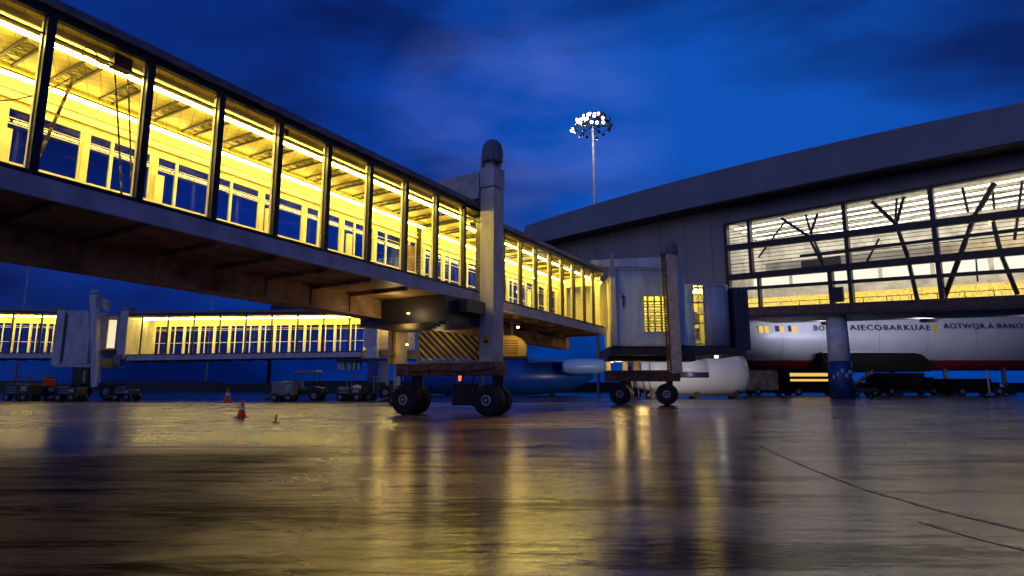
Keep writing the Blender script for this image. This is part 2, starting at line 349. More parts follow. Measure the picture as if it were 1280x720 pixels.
def sheet(name, pts, z, m, kind='structure'):
    b = MB(); b.add([(x, y, z) for x, y in pts], [tuple(range(len(pts)))]); o = b.build(name, m); return tag(o, kind=kind) if kind else o
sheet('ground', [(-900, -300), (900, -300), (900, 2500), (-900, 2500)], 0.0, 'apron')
sheet('taxiway', [(-300, 34.6), (12, 35.2), (12, 88), (-300, 88)], 0.004, 'taxi')
sheet('taxiway', [(46, 60), (300, 60), (300, 120), (46, 120)], 0.004, 'taxi')
M['line_paint'] = mat('worn_yellow_line_paint', (0.62, 0.50, 0.28), 0.6, var=0.3, scale=5, c2=(0.22, 0.16, 0.09))
M['line_dark'] = mat('black_sealant_line', (0.012, 0.012, 0.012), 0.35)
def gpt(px, py):
    r = ray(px, py); t = -EYE/r[2]; return (r[0]*t, r[1]*t)
def ground_line(name, pts, wd, z, m, label, cat):
    b = MB(); n = len(pts); vs = []
    for i, (x, y) in enumerate(pts):
        a = pts[max(0, i-1)]; c = pts[min(n-1, i+1)]; dx, dy = c[0]-a[0], c[1]-a[1]; l = hypot(dx, dy)
        vs += [(x-dy/l*wd/2, y+dx/l*wd/2, z), (x+dy/l*wd/2, y-dx/l*wd/2, z)]
    b.add(vs, [(2*i, 2*i+1, 2*i+3, 2*i+2) for i in range(n-1)])
    return tag(b.build(name, m), kind='structure')
ground_line('painted_line', [gpt(1150, 652), gpt(1180, 661), gpt(1230, 675), gpt(1300, 692), gpt(1500, 735)], 0.05, 0.004, 'line_paint', '', '')
ground_line('painted_line', [gpt(950, 558), gpt(1010, 585), gpt(1080, 612), gpt(1180, 640), gpt(1300, 668)], 0.035, 0.004, 'line_dark', '', '')
ground_line('painted_line', [gpt(-60, 536), gpt(150, 531), gpt(260, 527), gpt(420, 521), gpt(520, 519)], 0.22, 0.004, 'line_paint', '', '')

# ------------------------------------------------------------------ main boarding bridge frame
AZ = radians(31.69167); DD = (0.5251983, 0.8506451, -0.0238675)
INN = (-cos(AZ), sin(AZ), 0)
OO = at(40, 215.1, 9.5)
def BF(s, w, hh): return tuple(OO[i]+s*DD[i]+w*INN[i]+(hh if i == 2 else 0) for i in range(3))

def tunnel(parent, fr, s0, s1, muls, w0, w1, H, sill=0.36, far_bay=1.48, thin=(), girder=True, tube_w=(0.75, 2.5), roof_h=0.30, grilles=True, mw=0.11, tube_r=0.035, top=0.68, tm='tube'):
    def B(): return MB(fr)
    # structure
    B().box((s0, w0, -sill), (s1, w1, -0.06)).build('floor_deck', 'floor', parent)
    B().box((s0, w0-0.05, -sill), (s1, w0+0.0, -0.05)).box((s0, w0-0.09, -sill-0.05), (s1, w0+0.02, -sill)).build('sill_panel', 'sill', parent)
    B().box((s0, w0-0.06, -0.05), (s1, w0+0.06, 0.02)).build('bottom_rail', 'steel_dark', parent)
    B().box((s0, w0-0.06, H-0.02), (s1, w0+0.06, H+0.12)).build('top_rail', 'steel_dark', parent)
    B().box((s0, w0-0.16, H+0.12), (s1, w0-0.10, H+0.12+roof_h*0.5)).build('gutter', 'roof', parent)
    B().hexa([(s0, w0-0.10, H+0.12), (s0, w0-0.10, H+0.2), (s0, w1+0.1, H+0.12), (s0, w1+0.1, H+roof_h), (s1, w0-0.10, H+0.12), (s1, w0-0.10, H+0.2), (s1, w1+0.1, H+0.12), (s1, w1+0.1, H+roof_h)]).build('roof', 'roof', parent)
    # underside
    u = B(); u.box((s0, w0+0.02, -sill-0.04), (s1, w1-0.02, -sill))
    n = int((s1-s0)/1.48)
    for k in range(n+1): u.box((s0+k*1.48, w0+0.1, -sill-0.14), (s0+k*1.48+0.08, w1-0.6, -sill-0.04))
    u.build('underside', 'under', parent)
    if girder:
        g = B(); g.box((s0, w1-0.62, -0.98), (s1, w1-0.56, -sill-0.04)); g.box((s0, w1-0.66, -1.03), (s1, w1, -0.98)); g.box((s0, w1-0.06, -0.98), (s1, w1, -sill-0.04))
        for k in range(n+1): g.box((s0+k*1.48, w1-0.65, -0.96), (s0+k*1.48+0.03, w1-0.62, -sill-0.06))
        g.build('girder', 'under', parent)
    # ceiling
    B().box((s0, w0+0.06, H-0.0), (s1, w1, H+0.08)).build('ceiling', 'ceiling', parent)
    B().box((s0, w0+0.30, H-0.10), (s1, w0+0.36, H)).box((s0, w1-0.16, H-0.50), (s1, w1-0.10, H-0.44)).box((s0, w1-0.14, H-0.30), (s1, w1-0.10, H-0.27)).build('ceiling_trim', 'cream', parent)
    if grilles:
        k = s0+0.45
        while k < s1-0.3:
            g = B(); gw = random.uniform(0.26, 0.32)
            g.box((k, w0+0.88, H-0.05), (k+0.04, w1-0.55, H-0.003)).box((k+gw, w0+0.88, H-0.05), (k+gw+0.04, w1-0.55, H-0.003))
            q = w0+1.0; zz = 0
            while q < w1-0.7:
                g.bar((k+0.03, q, H-0.02), (k+gw, q+(0.12 if zz % 2 else -0.06), H-0.02), 0.014); q += 0.16; zz += 1
            g.build('ceiling_grille', 'grille', parent); k += 0.92
    for tw in tube_w:
        hh = H-0.10 if tw < 1.8 else H-0.18
        l = MB(fr); l.box((s0+0.05, w0+tw-0.045, hh+0.035), (s1-0.05, w0+tw+0.045, H if tw < 1.8 else hh+0.07)); lo = l.build('light_fitting', 'grille', parent)
        MB(fr).box((s0+0.05, w0+tw-tube_r, hh-0.03), (s1-0.05, w0+tw+tube_r, hh+0.03)).build('tube', tm if tw < 1.8 else 'tube_mid', lo)
    # near wall: mullions and one pane per bay
    for i, sm in enumerate(muls):
        wd = mw*(0.45 if i in thin else 1)
        B().box((sm-wd/2, w0-0.055, 0.02), (sm+wd/2, w0+0.045, H-0.02)).build('mullion', 'steel_dark', parent)
        B().box((sm-wd/2-0.02, w0+0.05, 0.02), (sm-wd/2+0.03, w0+0.12, H-0.02)).build('mullion_lining', 'cream_trim', parent)
    ed = sorted(set([s0]+list(muls)+[s1]))
    for a, b in zip(ed[:-1], ed[1:]):
        if b-a > 0.3:
            B().box((a+0.03, w0-0.005, 0.02), (b-0.03, w0+0.005, H-0.02)).build('window_pane', 'glass', parent)
            B().box((a+0.03, w0+0.02, H-0.34), (b-0.03, w0+0.045, H-0.315)).build('glazing_bar', 'grille', parent)
    # far wall with windows in each bay
    fw = B(); fw.box((s0, w1-0.08, H-top), (s1, w1, H)).box((s0, w1-0.08, -0.06), (s1, w1, 0.12))
    k = s0; bays = []
    while k < s1-0.05:
        e_ = min(k+far_bay, s1); fw.box((k, w1-0.12, 0.12), (min(k+0.12, e_), w1, H-top))
        if e_-k > 0.5: bays.append((k+0.12, e_))
        k = e_
    fw.build('far_wall', 'cream', parent)
    for a, b in bays:
        f = MB(fr); md = a+(b-a)*0.36
        f.box((a, w1-0.07, 0.12), (a+0.04, w1-0.02, H-top)).box((b-0.04, w1-0.07, 0.12), (b, w1-0.02, H-top)).box((md-0.03, w1-0.08, 0.12), (md+0.03, w1-0.01, H-top))
        f.box((a, w1-0.085, H-top-0.2), (b, w1-0.06, H-top-0.185)).box((a, w1-0.085, H-top-0.32), (b, w1-0.06, H-top-0.30)).box((a, w1-0.085, 0.95), (b, w1-0.06, 0.98))
        fo = f.build('window', 'cream_trim', parent)
        MB(fr).box((a+0.04, w1-0.045, 0.12), (b-0.04, w1-0.035, H-top)).build('pane', 'glass_tint', fo)

def wheel_pair(parent, c, r, ax, wd=0.34, gap=0.42, n=2):
    ax = unit(ax)
    for k in range(n):
        p = tuple(c[i]+ax[i]*(k*gap) for i in range(3)); q = tuple(p[i]-ax[i]*wd for i in range(3))
        wh = MB(); wh.lathe(q, p, [(0, r*0.66), (0.0, r*0.90), (0.08, r*0.97), (0.2, r), (0.8, r), (0.92, r*0.97), (1, r*0.90), (1, r*0.66)], 32, cap=True)
        t = wh.build('wheel', 'rubber', parent)
        rm = MB()
        for (a, sg) in ((q, -1), (p, 1)):
            o = tuple(a[i]+ax[i]*sg*0.004 for i in range(3)); o2 = tuple(a[i]+ax[i]*sg*0.03 for i in range(3))
            rm.lathe(o, o2, [(0, r*0.36), (1, r*0.34), (1, r*0.24), (0.3, r*0.22)], 24, cap=False)
            rm.lathe(o, tuple(a[i]+ax[i]*sg*0.06 for i in range(3)), [(0, r*0.10), (1, r*0.08)], 12)
        rm.lathe(tuple(q[i]-ax[i]*0.05 for i in range(3)), tuple(p[i]+ax[i]*0.05 for i in range(3)), [(0, r*0.105), (1, r*0.105)], 12)
        rm.build('rim', 'rim', t)
        hb = MB(); hb.lathe(tuple(q[i]-ax[i]*0.002 for i in range(3)), tuple(p[i]+ax[i]*0.002 for i in range(3)), [(0, r*0.24), (1, r*0.24)], 16); hb.build('hub', 'black', t)

# ------------------------------------------------------------------ MAIN BRIDGE
base = at(614, 519, 20.0)
MBR = empty('boarding_bridge', (base[0], 20.0, 0), 'long yellow-lit glazed boarding bridge crossing the upper left, nearest the camera', 'boarding bridge')
muls1 = [-10.3, -8.8, -7.35, -5.9, -4.45, -3.0, -1.5, 0, 1.66, 3.13, 4.62, 6.08, 7.55, 9.0, 10.42, 11.87]
tunnel(MBR, BF, -11.5, 12.9, muls1, 0.0, 3.0, 2.75, mw=0.13)
muls2 = [14.68, 15.95, 17.14, 18.38, 19.49, 20.6, 21.71, 22.75]
def BF2(s, w, hh): return BF(s, w, hh-0.02)
tunnel(MBR, BF2, 12.96, 23.85, muls2, 0.25, 2.75, 2.58, sill=0.34, far_bay=1.17, tube_w=(0.6, 2.0), mw=0.10)
MB(BF2).box((23.7, 0.32, -0.05), (23.8, 0.75, 2.56)).box((23.7, 2.2, -0.05), (23.8, 2.66, 2.56)).box((23.7, 0.75, 2.1), (23.8, 2.2, 2.56)).box((24.6, 0.32, -0.05), (24.66, 2.66, 2.4)).build('end_wall', 'cream', MBR)
# end portal of the outer section, folded roof edge
pt = MB(BF); pt.box((12.9, -0.12, -0.42), (12.96, 0.25, 3.0)).box((12.9, 2.75, -0.42), (12.96, 3.1, 3.0)).box((12.9, -0.12, 2.62), (12.96, 3.1, 3.02)); pt.build('end_frame', 'steel_dark', MBR)
point('saddle_lamp', MBR, BF(9.9, 1.2, -0.95), 14, (1, 0.72, 0.32), 0.15)
MB(BF).box((10.55, 1.15, -0.95), (10.6, 1.22, -0.91)).build('work_light', 'lamp_sodium', MBR)
# inside: poster-like door panel and clutter near the joint, handrail, hanging cables and hoses at the near end
hr = MB(BF); hr.box((-11.4, 2.80, 0.90), (12.8, 2.83, 0.94)); hr.build('handrail', 'cream_trim', MBR)
cb = MB(BF)
def sag(a, b, drop, n=10):
    return [tuple(a[i]+(b[i]-a[i])*t/n-(drop*4*(t/n)*(1-t/n) if i == 2 else 0) for i in range(3)) for t in range(n+1)]
cb.path(sag((1.15, 0.35, 2.72), (1.45, 0.16, 0.05), -0.05), 0.018)
cb.path(sag((1.0, 1.5, 2.6), (-0.2, 2.6, 1.9), 0.25), 0.014)
cb.path(sag((1.0, 1.5, 2.62), (0.75, 2.7, 0.1), 0.02), 0.03)
cb.path(sag((1.30, 0.35, 2.72), (0.85, 0.5, 2.62), 0.12), 0.02)
cb.path(sag((1.36, 0.3, 2.74), (1.7, 0.3, 0.02), -0.08), 0.016)
cb.build('cable', 'grille', MBR)
jb = MB(BF); jb.box((1.1, 0.2, 2.5), (1.42, 0.42, 2.74)).box((-1.15, 0.25, 2.52), (-0.8, 0.45, 2.74)).box((4.9, 0.2, 2.6), (5.0, 0.3, 2.74)); jb.build('junction_box', 'grille', MBR)
rg = MB(BF)
for k in range(14):
    a = 2*pi*k/14; b_ = 2*pi*(k+1)/14
    rg.bar((0.72+0.13*cos(a), 0.25, 2.5+0.13*sin(a)), (0.72+0.13*cos(b_), 0.25, 2.5+0.13*sin(b_)), 0.02)
rg.build('hose_reel', 'grille', MBR)
for s_ in (0.35, 3.35, 6.4, 9.4):
    MB(BF).box((s_, 2.78, 0.9), (s_+0.2, 2.86, 1.6)).build('wall_cabinet', 'cream_trim', MBR)
for s_ in (13.3, 15.2, 18.0, 20.5):
    dp = MB(BF2); dp.box((s_, 2.56, 0.3), (s_+0.25, 2.64, 1.5)); dp.build('wall_cabinet', 'cream', MBR)
MB(BF).box((12.2, 2.84, 0.05), (12.75, 2.9, 1.9)).build('door', 'rust', MBR)

# lift column 1 (near) and its head; cross-head beam to the far column
NV = (cos(AZ), -sin(AZ)); DV = (sin(AZ), cos(AZ))
def colframe(cx, cy):
    def fr(a, b, z): return (cx+NV[0]*a+DV[0]*b, cy+NV[1]*a+DV[1]*b, z)
    return fr
c1 = at(614, 470, 20.0); CF = colframe(c1[0], c1[1])
zt = at(614, 212, 20.0)[2]; zh = at(614, 175, 20.0)[2]; zb1 = at(614, 453, 20)[2]; zb0 = at(614, 471, 20)[2]
col = MB(CF); col.box((-0.28, -0.30, zb1), (0.28, 0.30, zt-0.72)).box((-0.30, -0.32, zt-0.69), (0.30, 0.32, zt)); co = col.build('lift_column', 'steel_grey', MBR, bevel=0.02)
hd = MB(); hc = CF(0, 0, 0)
hd.lathe((hc[0], hc[1], zt+0.22), (hc[0], hc[1], zh), [(0, 0.34), (0.05, 0.37), (0.45, 0.37), (0.75, 0.33), (0.92, 0.22), (1, 0.08)], 12, smooth=False)
hd.build('motor_cover', 'roof', co)
nk = MB(CF); nk.box((-0.2, -0.2, zt), (0.12, 0.1, zt+0.22)).box((-0.31, -0.28, zt-0.02), (-0.24, 0.1, zt+0.42)).box((0.14, 0.1, zt), (0.24, 0.2, zt+0.22)); nk.build('gearbox', 'beige', co)
rk = MB(CF); rk.box((-0.36, -0.12, zb1+0.2), (-0.285, 0.0, zt-0.1))
for k in range(9): rk.box((-0.38, -0.2, zb1+0.5+k*0.7), (-0.29, 0.08, zb1+0.56+k*0.7))
rk.build('lift_rail', 'steel_dark', co)
cbh = MB(CF)
for k_, (a_, b_) in enumerate(((-0.34, 0.2), (-0.33, 0.12), (-0.34, 0.05))):
    cbh.path([(a_, b_, zt-0.3), (a_-0.03, b_+0.02, zt-2.2), (a_, b_, zb1+1.2), (a_-0.15-0.05*k_, b_-0.1, zb1+0.35), (a_+0.02, b_, zb1-0.05)], 0.016)
cbh.build('cable', 'black', co)
for z in (zb1+0.25, zb1+1.1, zt-1.2):
    bl_ = MB(CF); bl_.box((-0.30, -0.315, z), (0.30, -0.30, z+0.12))
    for k_ in range(6): bl_.box((-0.26+k_*0.1, -0.335, z+0.04), (-0.22+k_*0.1, -0.312, z+0.08))
    bl_.build('bolted_plate', 'steel_grey', co)
MB(CF).box((-0.12, -0.318, zb1+0.55), (0.12, -0.304, zb1+0.85)).build('warning_plate', 'yellow', co)
MB(CF).box((-0.08, -0.326, zb1+0.62), (0.08, -0.319, zb1+0.70)).build('warning_plate_mark', 'black', co)
ch = MB(CF); z0 = at(600, 250, 20.2)[2]; z1 = at(600, 217, 20.2)[2]
ch.box((-4.35, -0.25, z0), (-0.38, 0.25, z1)); ch.build('cross_head', 'beige', MBR, bevel=0.02)
fc = MB(CF); fc.box((-4.30, -0.28, zb1), (-3.85, 0.28, z0)); fc.build('lift_column', 'steel_grey', MBR, bevel=0.02)
lf = MB(CF); lf.box((-4.18, -0.36, zb1), (-4.05, -0.28, 3.1)).box((-3.98, -0.36, zb1), (-3.86, -0.28, 3.1)).box((-4.2, -0.4, 2.0), (-3.8, -0.28, 2.12)); lf.build('ladder', 'yellow', MBR)
# saddle under the tunnel between the columns
sd_ = MB(BF); sd_.box((10.6, -0.3, -1.25), (12.7, 3.3, -0.45)).box((11.2, -0.65, -0.9), (12.2, -0.3, -0.5)); sd_.build('saddle_frame', 'steel_dark', MBR)
sb = MB(BF)
for k in range(5): sb.box((10.9+k*0.4, 0.1+k*0.5, -1.29), (11.1+k*0.4, 0.25+k*0.5, -1.255))
sb.build('fastener_plate', 'rim', MBR)
# carriage: cross beam and bogies
pA = at(630, 462, 19.6); pB = at(500, 462, 21.0)
cr_ = MB(); zt_ = at(560, 454, 20.3)[2]; zb_ = at(560, 470, 20.3)[2]; zc = (zt_+zb_)/2
cr_._bar((pA[0], pA[1], zc), (pB[0], pB[1], zc), 0.55, zt_-zb_); cr_._bar((pA[0], pA[1]-0.29, zc+0.02), (pB[0], pB[1]-0.29, zc+0.02), 0.05, 0.12)
for t_ in (0.1, 0.3, 0.5, 0.7, 0.9):
    q_ = tuple(pA[i]+(pB[i]-pA[i])*t_ for i in range(2)); cr_._bar((q_[0]-0.03, q_[1]-0.3, zc), (q_[0]+0.03, q_[1]-0.3, zc), 0.1, zt_-zb_-0.04)
cr_.build('carriage_beam', 'rust', MBR, bevel=0.02)
hs = MB(); hs.path([(pA[0]-0.2, pA[1]-0.35, zc+0.05), (pA[0]-1.2, pA[1]-0.12, zc-0.12), (pA[0]-2.2, pA[1]+0.15, zc-0.02), (pB[0]+0.4, pB[1]-0.42, zc-0.1)], 0.025); hs.build('hose', 'black', MBR)
AX = (0.42, 0.9, 0)
for px, Yw in ((505, 20.6), (607, 19.7)):
    c = at(px+8, 500, Yw); r = 0.49
    bx = MB(); cc = (c[0]+0.18, c[1]+0.35); bx._bar((cc[0], cc[1], 0.62), (cc[0], cc[1], zb_), 0.35, 0.35); bx._bar((cc[0]-0.25, cc[1]-0.3, 0.52), (cc[0]+0.3, cc[1]+0.5, 0.52), 0.2, 0.22)
    bx.build('bogie', 'black', MBR)
    wheel_pair(MBR, (c[0]+0.02, c[1], r), r, AX, 0.46, 0.52, 2)
for k, dx in enumerate((-1.3, -0.95)):
    hs = MB(); q0 = (pA[0]+dx, pA[1]+0.15, zb_); hs.path([q0, (q0[0]-0.1, q0[1], 0.9), (q0[0]+0.05, q0[1]-0.05, 0.45), (q0[0]+0.4, q0[1], 0.3)], 0.03); hs.build('hose', 'black', MBR)
db = MB(); db.box((pA[0]-1.75, 20.6, 0.3), (pA[0]-0.85, 21.2, 1.0)); db.build('drive_unit', 'black', MBR, bevel=0.03)
bc = MB(); bc.lathe((pA[0]-1.45, 20.1, zb_), (pA[0]-1.45, 20.1, zb_-0.16), [(0, 0.05), (1, 0.04)], 10); bc.build('warning_beacon', 'lamp_red', MBR)
# yellow conditioned-air unit slung under the inner tunnel
YU = 22.6; ux0, ux1 = at(600, 431, YU)[0], at(659, 431, YU)[0]; uz0, uz1 = at(640, 446, YU)[2], at(640, 419, YU)[2]
ya = MB(); ya.prism([(ux0, uz0), (ux0, uz1), (ux1-0.45, uz1), (ux1-0.15, uz1-0.15), (ux1, uz1-0.4), (ux1-0.03, uz0)], YU, YU+1.3)
yo = ya.build('air_unit', 'yellow', MBR, bevel=0.05)
tr2 = MB(); tr2.box((ux0-0.1, YU-0.05, uz0-0.08), (ux1+0.05, YU+1.35, uz0-0.003)); tr2.build('drip_tray', 'black', yo)
hg2 = MB(); hg2.box((ux0+0.5, YU+0.2, uz1), (ux0+0.58, YU+0.3, uz1+0.9)).box((ux1-0.6, YU+0.2, uz1), (ux1-0.52, YU+0.3, uz1+0.7)); hg2.build('hanger', 'steel_dark', yo)
gr2 = MB()
for k in range(6): gr2.box((ux1-0.85, YU-0.02, uz0+0.12+k*0.09), (ux1-0.35, YU-0.003, uz0+0.15+k*0.09))
gr2.build('vent_grille', 'rust', yo)
p_ = BF(14.3, 0.1, -0.75)
MB().box((ux1-0.4, YU-0.75, uz1+0.2), (ux1-0.3, YU-0.65, uz1+0.26)).build('work_light', 'lamp_sodium', MBR)
point('work_light_lamp', MBR, (ux1-0.35, YU-0.8, uz1-0.05), 16, (1, 0.66, 0.18), 0.25)
# duct hoses under the inner tunnel
dh = MB(BF); dh.path([(15.6, 1.0, -0.6), (17, 1.1, -0.75), (19, 1.2, -0.7), (21.5, 1.2, -0.78)], 0.06); dh.path([(13.2, 0.6, -0.55), (16, 0.5, -0.6), (18.5, 0.5, -0.62)], 0.04); dh.build('hose', 'black', MBR)
# roof lamps and aerials near the joint
rl = MB(BF); rl.box((9.9, 1.9, 3.0), (9.95, 1.95, 3.6)).box((10.5, 1.8, 3.0), (10.7, 2.0, 3.35)).box((11.0, 1.8, 3.0), (11.15, 1.95, 3.3)); rl.build('aerial', 'steel_grey', MBR)

# ---- second carriage with lift column at the cab
Y2 = 29.0
zt2 = at(836, 305, Y2)[2]; zc0 = at(845, 478, Y2+1)[2]
c2 = at(840, 400, Y2)
lc = MB(); pT = at(837, 318, Y2); pBm = at(845, 466, Y2+0.8)
lc._bar(pBm, pT, 0.52, 0.52); l2 = lc.build('lift_column', 'beige', MBR, bevel=0.02)
hd = MB(); hd.lathe((pT[0]+0.12, pT[1], pT[2]-0.05), (pT[0]+0.12, pT[1], zt2+0.15), [(0, 0.30), (0.5, 0.33), (0.8, 0.26), (1, 0.12)], 12); hd.build('motor_cover', 'roof', l2)
rk = MB()
for k in range(52):
    t = k/52; q = tuple(pBm[i]+(pT[i]-pBm[i])*t for i in range(3)); rk.box((q[0]-0.46, q[1]-0.24, q[2]), (q[0]-0.28, q[1]-0.1, q[2]+0.06))
rk._bar((pBm[0]-0.43, pBm[1]-0.2, pBm[2]), (pT[0]-0.43, pT[1]-0.2, pT[2]+0.1), 0.05, 0.05); rk._bar((pBm[0]-0.29, pBm[1]-0.26, pBm[2]), (pT[0]-0.29, pT[1]-0.26, pT[2]+0.1), 0.03, 0.05)
rk.build('lift_rack', 'rust', l2)
pA = at(850, 470, 30.6); pB = at(756, 470, 31.4)
zt_ = at(800, 463, 31)[2]; zb_ = at(800, 477, 31)[2]; zc = (zt_+zb_)/2
cr_ = MB(); cr_._bar((pA[0], pA[1], zc), (pB[0], pB[1], zc), 0.6, zt_-zb_); cr_.build('carriage_beam', 'rust', MBR, bevel=0.02)
for px, Yw in ((777, 31.2), (835, 30.9)):
    c = at(px, 490, Yw); r = 0.53
    bx = MB(); bx._bar((c[0]+0.15, c[1]+0.3, 0.6), (c[0]+0.15, c[1]+0.3, zb_), 0.3, 0.3); bx.build('bogie', 'black', MBR)
    wheel_pair(MBR, (c[0]-0.06, c[1]-0.05, r), r, (0.3, 0.95, 0), 0.42, 0.46, 2)
for k in range(4):
    hs = MB(); x0 = pB[0]+1.4+k*0.28; hs.path([(x0, 31.5, zb_), (x0+0.04*k, 31.5, 0.7), (x0+0.1, 31.6, 0.25)], 0.035); hs.build('hose', 'yellow', MBR)
# far legs carrying cab (gold lit)
for px in (760, 781, 795):
    q = at(px, 455, 32.4); MB().box((q[0]-0.12, 32.3, zt_-0.1), (q[0]+0.12, 32.5, at(px, 442, 32.4)[2])).build('support_post', 'beige' if px != 781 else 'steel_grey', MBR)
q = at(765, 452, 31.9)
MB().box((q[0]-0.06, 31.86, q[2]-0.05), (q[0]+0.06, 31.94, q[2]+0.05)).build('work_light', 'lamp_sodium', MBR)
point('work_light_lamp', MBR, (q[0]+0.3, 31.6, q[2]-0.1), 30, (1, 0.66, 0.2), 0.2)
q = at(800, 478, 32.6)
MB().box((q[0]-0.2, 32.2, q[2]+0.05), (q[0]+0.2, 32.4, q[2]+0.13)).build('work_light', 'lamp_sodium', MBR)
point('work_light_lamp', MBR, (q[0], 32.2, q[2]-0.06), 45, (1, 0.64, 0.18), 0.3)

# ---- cab: square rotunda, then rounded cab with lit door, bellows
CY = 29.7
ztc = at(800, 336, CY)[2]; zbc = at(800, 431, CY)[2]; xl = at(770, 380, CY)[0]; xr = at(856, 380, CY)[0]
wl, wr_ = at(804, 380, CY)[0], at(833, 380, CY)[0]; wz0, wz1 = at(810, 415, CY)[2], at(810, 370, CY)[2]
cabb = MB()
cabb.box((xl, CY, zbc), (wl, CY+0.08, ztc)).box((wr_, CY, zbc), (xr, CY+0.08, ztc)).box((wl, CY, zbc), (wr_, CY+0.08, wz0)).box((wl, CY, wz1), (wr_, CY+0.08, ztc))
cabb.box((xl, CY+0.08, zbc), (xl+0.08, CY+0.3, ztc)).box((xl, CY+3.9, zbc), (xr, CY+4, ztc)).box((xl, CY+0.08, ztc-0.08), (xr, CY+3.9, ztc))
cab = cabb.build('cab', 'cab', MBR)
MB().box((xl, CY+0.08, zbc), (xr, CY+3.9, zbc+0.06)).build('cab_floor', 'floor', cab)
MB().box((xl+0.1, CY+3.8, zbc+0.06), (xr, CY+3.88, ztc-0.1)).build('cab_lining', 'cream', cab)
MB().box((xl+0.6, CY+1.8, ztc-0.2), (xr-0.2, CY+1.95, ztc-0.12)).build('tube', 'tube', cab)
wf = MB()
wf.box((wl-0.03, CY-0.03, wz0-0.04), (wr_, CY+0.03, wz0+0.02)).box((wl-0.03, CY-0.03, wz1-0.02), (wr_, CY+0.03, wz1+0.04)).box((wl-0.03, CY-0.03, wz0), (wl+0.03, CY+0.03, wz1))
for k in range(1, 4): wf.box((wl+(wr_-wl)*k/4-0.015, CY+0.03, wz0), (wl+(wr_-wl)*k/4+0.015, CY+0.06, wz1))
for k in range(1, 7): wf.box((wl, CY+0.03, wz0+(wz1-wz0)*k/7-0.015), (wr_, CY+0.06, wz0+(wz1-wz0)*k/7+0.012))
wfo = wf.build('window', 'beige', MBR); MB().box((wl, CY+0.01, wz0), (wr_, CY+0.02, wz1)).build('pane', 'glass', wfo)
# slatted blind and shelves seen through the window
bl = MB()
for k in range(12): bl.box((wl-0.3, CY+1.2, wz0+0.1+k*0.14), (wr_+0.6, CY+1.26, wz0+0.13+k*0.14))
for k in range(6): bl.box((wl-0.2+k*0.36, CY+1.5, zbc), (wl-0.14+k*0.36, CY+1.56, ztc-0.3))
bl.build('shelving', 'grille', MBR)
fr_ = MB(); fr_.box((xl-0.28, CY-0.14, zbc-0.05), (xl, CY+0.3, ztc+0.15)).box((xl, CY-0.07, zbc-0.08), (xr-0.3, CY, zbc+0.1)).box((xl, CY-0.07, ztc-0.06), (xr-0.3, CY, ztc+0.03))
pz = at(765, 316, CY)[2]; fr_.box((xl-0.19, CY-0.08, ztc+0.15), (xl-0.09, CY+0.02, pz)).box((xl-0.25, CY-0.12, pz-0.5), (xl-0.03, CY+0.06, pz-0.4))
fr_.build('cab_frame', 'steel_grey', MBR, bevel=0.015)
dd = MB(); q = at(779, 375, CY); dd.box((q[0]-0.03, CY-0.06, q[2]-0.35), (q[0]+0.03, CY-0.003, q[2]+0.25)).box((q[0]-0.12, CY-0.05, q[2]+0.1), (q[0]+0.12, CY-0.003, q[2]+0.16)); dd.build('latch', 'steel_dark', MBR)
# cross head over the cab
za, zb2 = at(832, 321, CY)[2], at(832, 336, CY)[2]; xa = at(735, 326, CY+3)[0]
hx = MB(); x1_ = at(832, 330, CY)[0]; zl1, zl0 = at(740, 325, CY+2)[2], at(740, 331, CY+2)[2]
hx.hexa([(xa, CY+2.0, zl0), (xa, CY+2.0, zl1), (xa, CY+2.4, zl0), (xa, CY+2.4, zl1), (x1_, CY+0.0, zb2+0.02), (x1_, CY+0.0, za), (x1_, CY+0.5, zb2+0.02), (x1_, CY+0.5, za)])
hx.build('cross_head', 'cab_pale', MBR, bevel=0.02)
# rounded cab
R_ = 1.15; CY3 = 30.3
zt3 = at(880, 357, CY3)[2]; zb3 = at(880, 432, CY3)[2]
xa3 = at(850, 380, CY3)[0]; xd0 = at(866, 380, CY3)[0]; xd1 = at(880, 380, CY3)[0]; xr3 = at(919, 380, CY3)[0]
rc = MB(); zz0, zz1 = zb3, zt3
zd = [at(870, 360, CY3)[2], at(870, 378, CY3)[2], at(870, 404, CY3)[2], at(870, 430, CY3)[2]]
rc.box((xa3, CY3, zz0), (xd0, CY3+0.06, zz1)).build('control_cab', 'cab', MBR)
rc = MB(); poly = [(xd1, CY3)]
for k in range(11):
    a = pi/2*k/10; poly.append((xr3-R_+R_*sin(a), CY3+R_-R_*cos(a)))
poly.append((xr3, CY3+3.4))
vs = []; 
for (x, y) in poly: vs += [(x, y, zz0), (x, y, zz1)]
n_ = len(poly)
rc.add(vs, [(2*i, 2*i+2, 2*i+3, 2*i+1) for i in range(n_-1)], smooth=True)
o = rc.build('cab_side', 'cab_pale', MBR); md = o.modifiers.new('thick', 'SOLIDIFY'); md.thickness = 0.05
tp = MB(); tv = [(xa3, CY3-0.04)]+[(x+0.03, y-0.03) for x, y in poly]+[(xa3, CY3+3.4)]
for (za_, zb_q, nm, mt) in ((zz1, zz1+0.10, 'cab_roof', 'cab_pale'), (zz0-0.45, zz0, 'cab_floor', 'steel_dark')):
    tp = MB(); nn_ = len(tv); tp.add([(x, y, za_) for x, y in tv]+[(x, y, zb_q) for x, y in tv], [tuple(range(nn_)), tuple(range(nn_, 2*nn_))[::-1]]+[(i, (i+1) % nn_, nn_+(i+1) % nn_, nn_+i) for i in range(nn_)]); tp.build(nm, mt, MBR)
dr = MB(); 
for zq in zd: dr.box((xd0-0.02, CY3-0.02, zq-0.04), (xd1+0.02, CY3+0.05, zq+0.04))
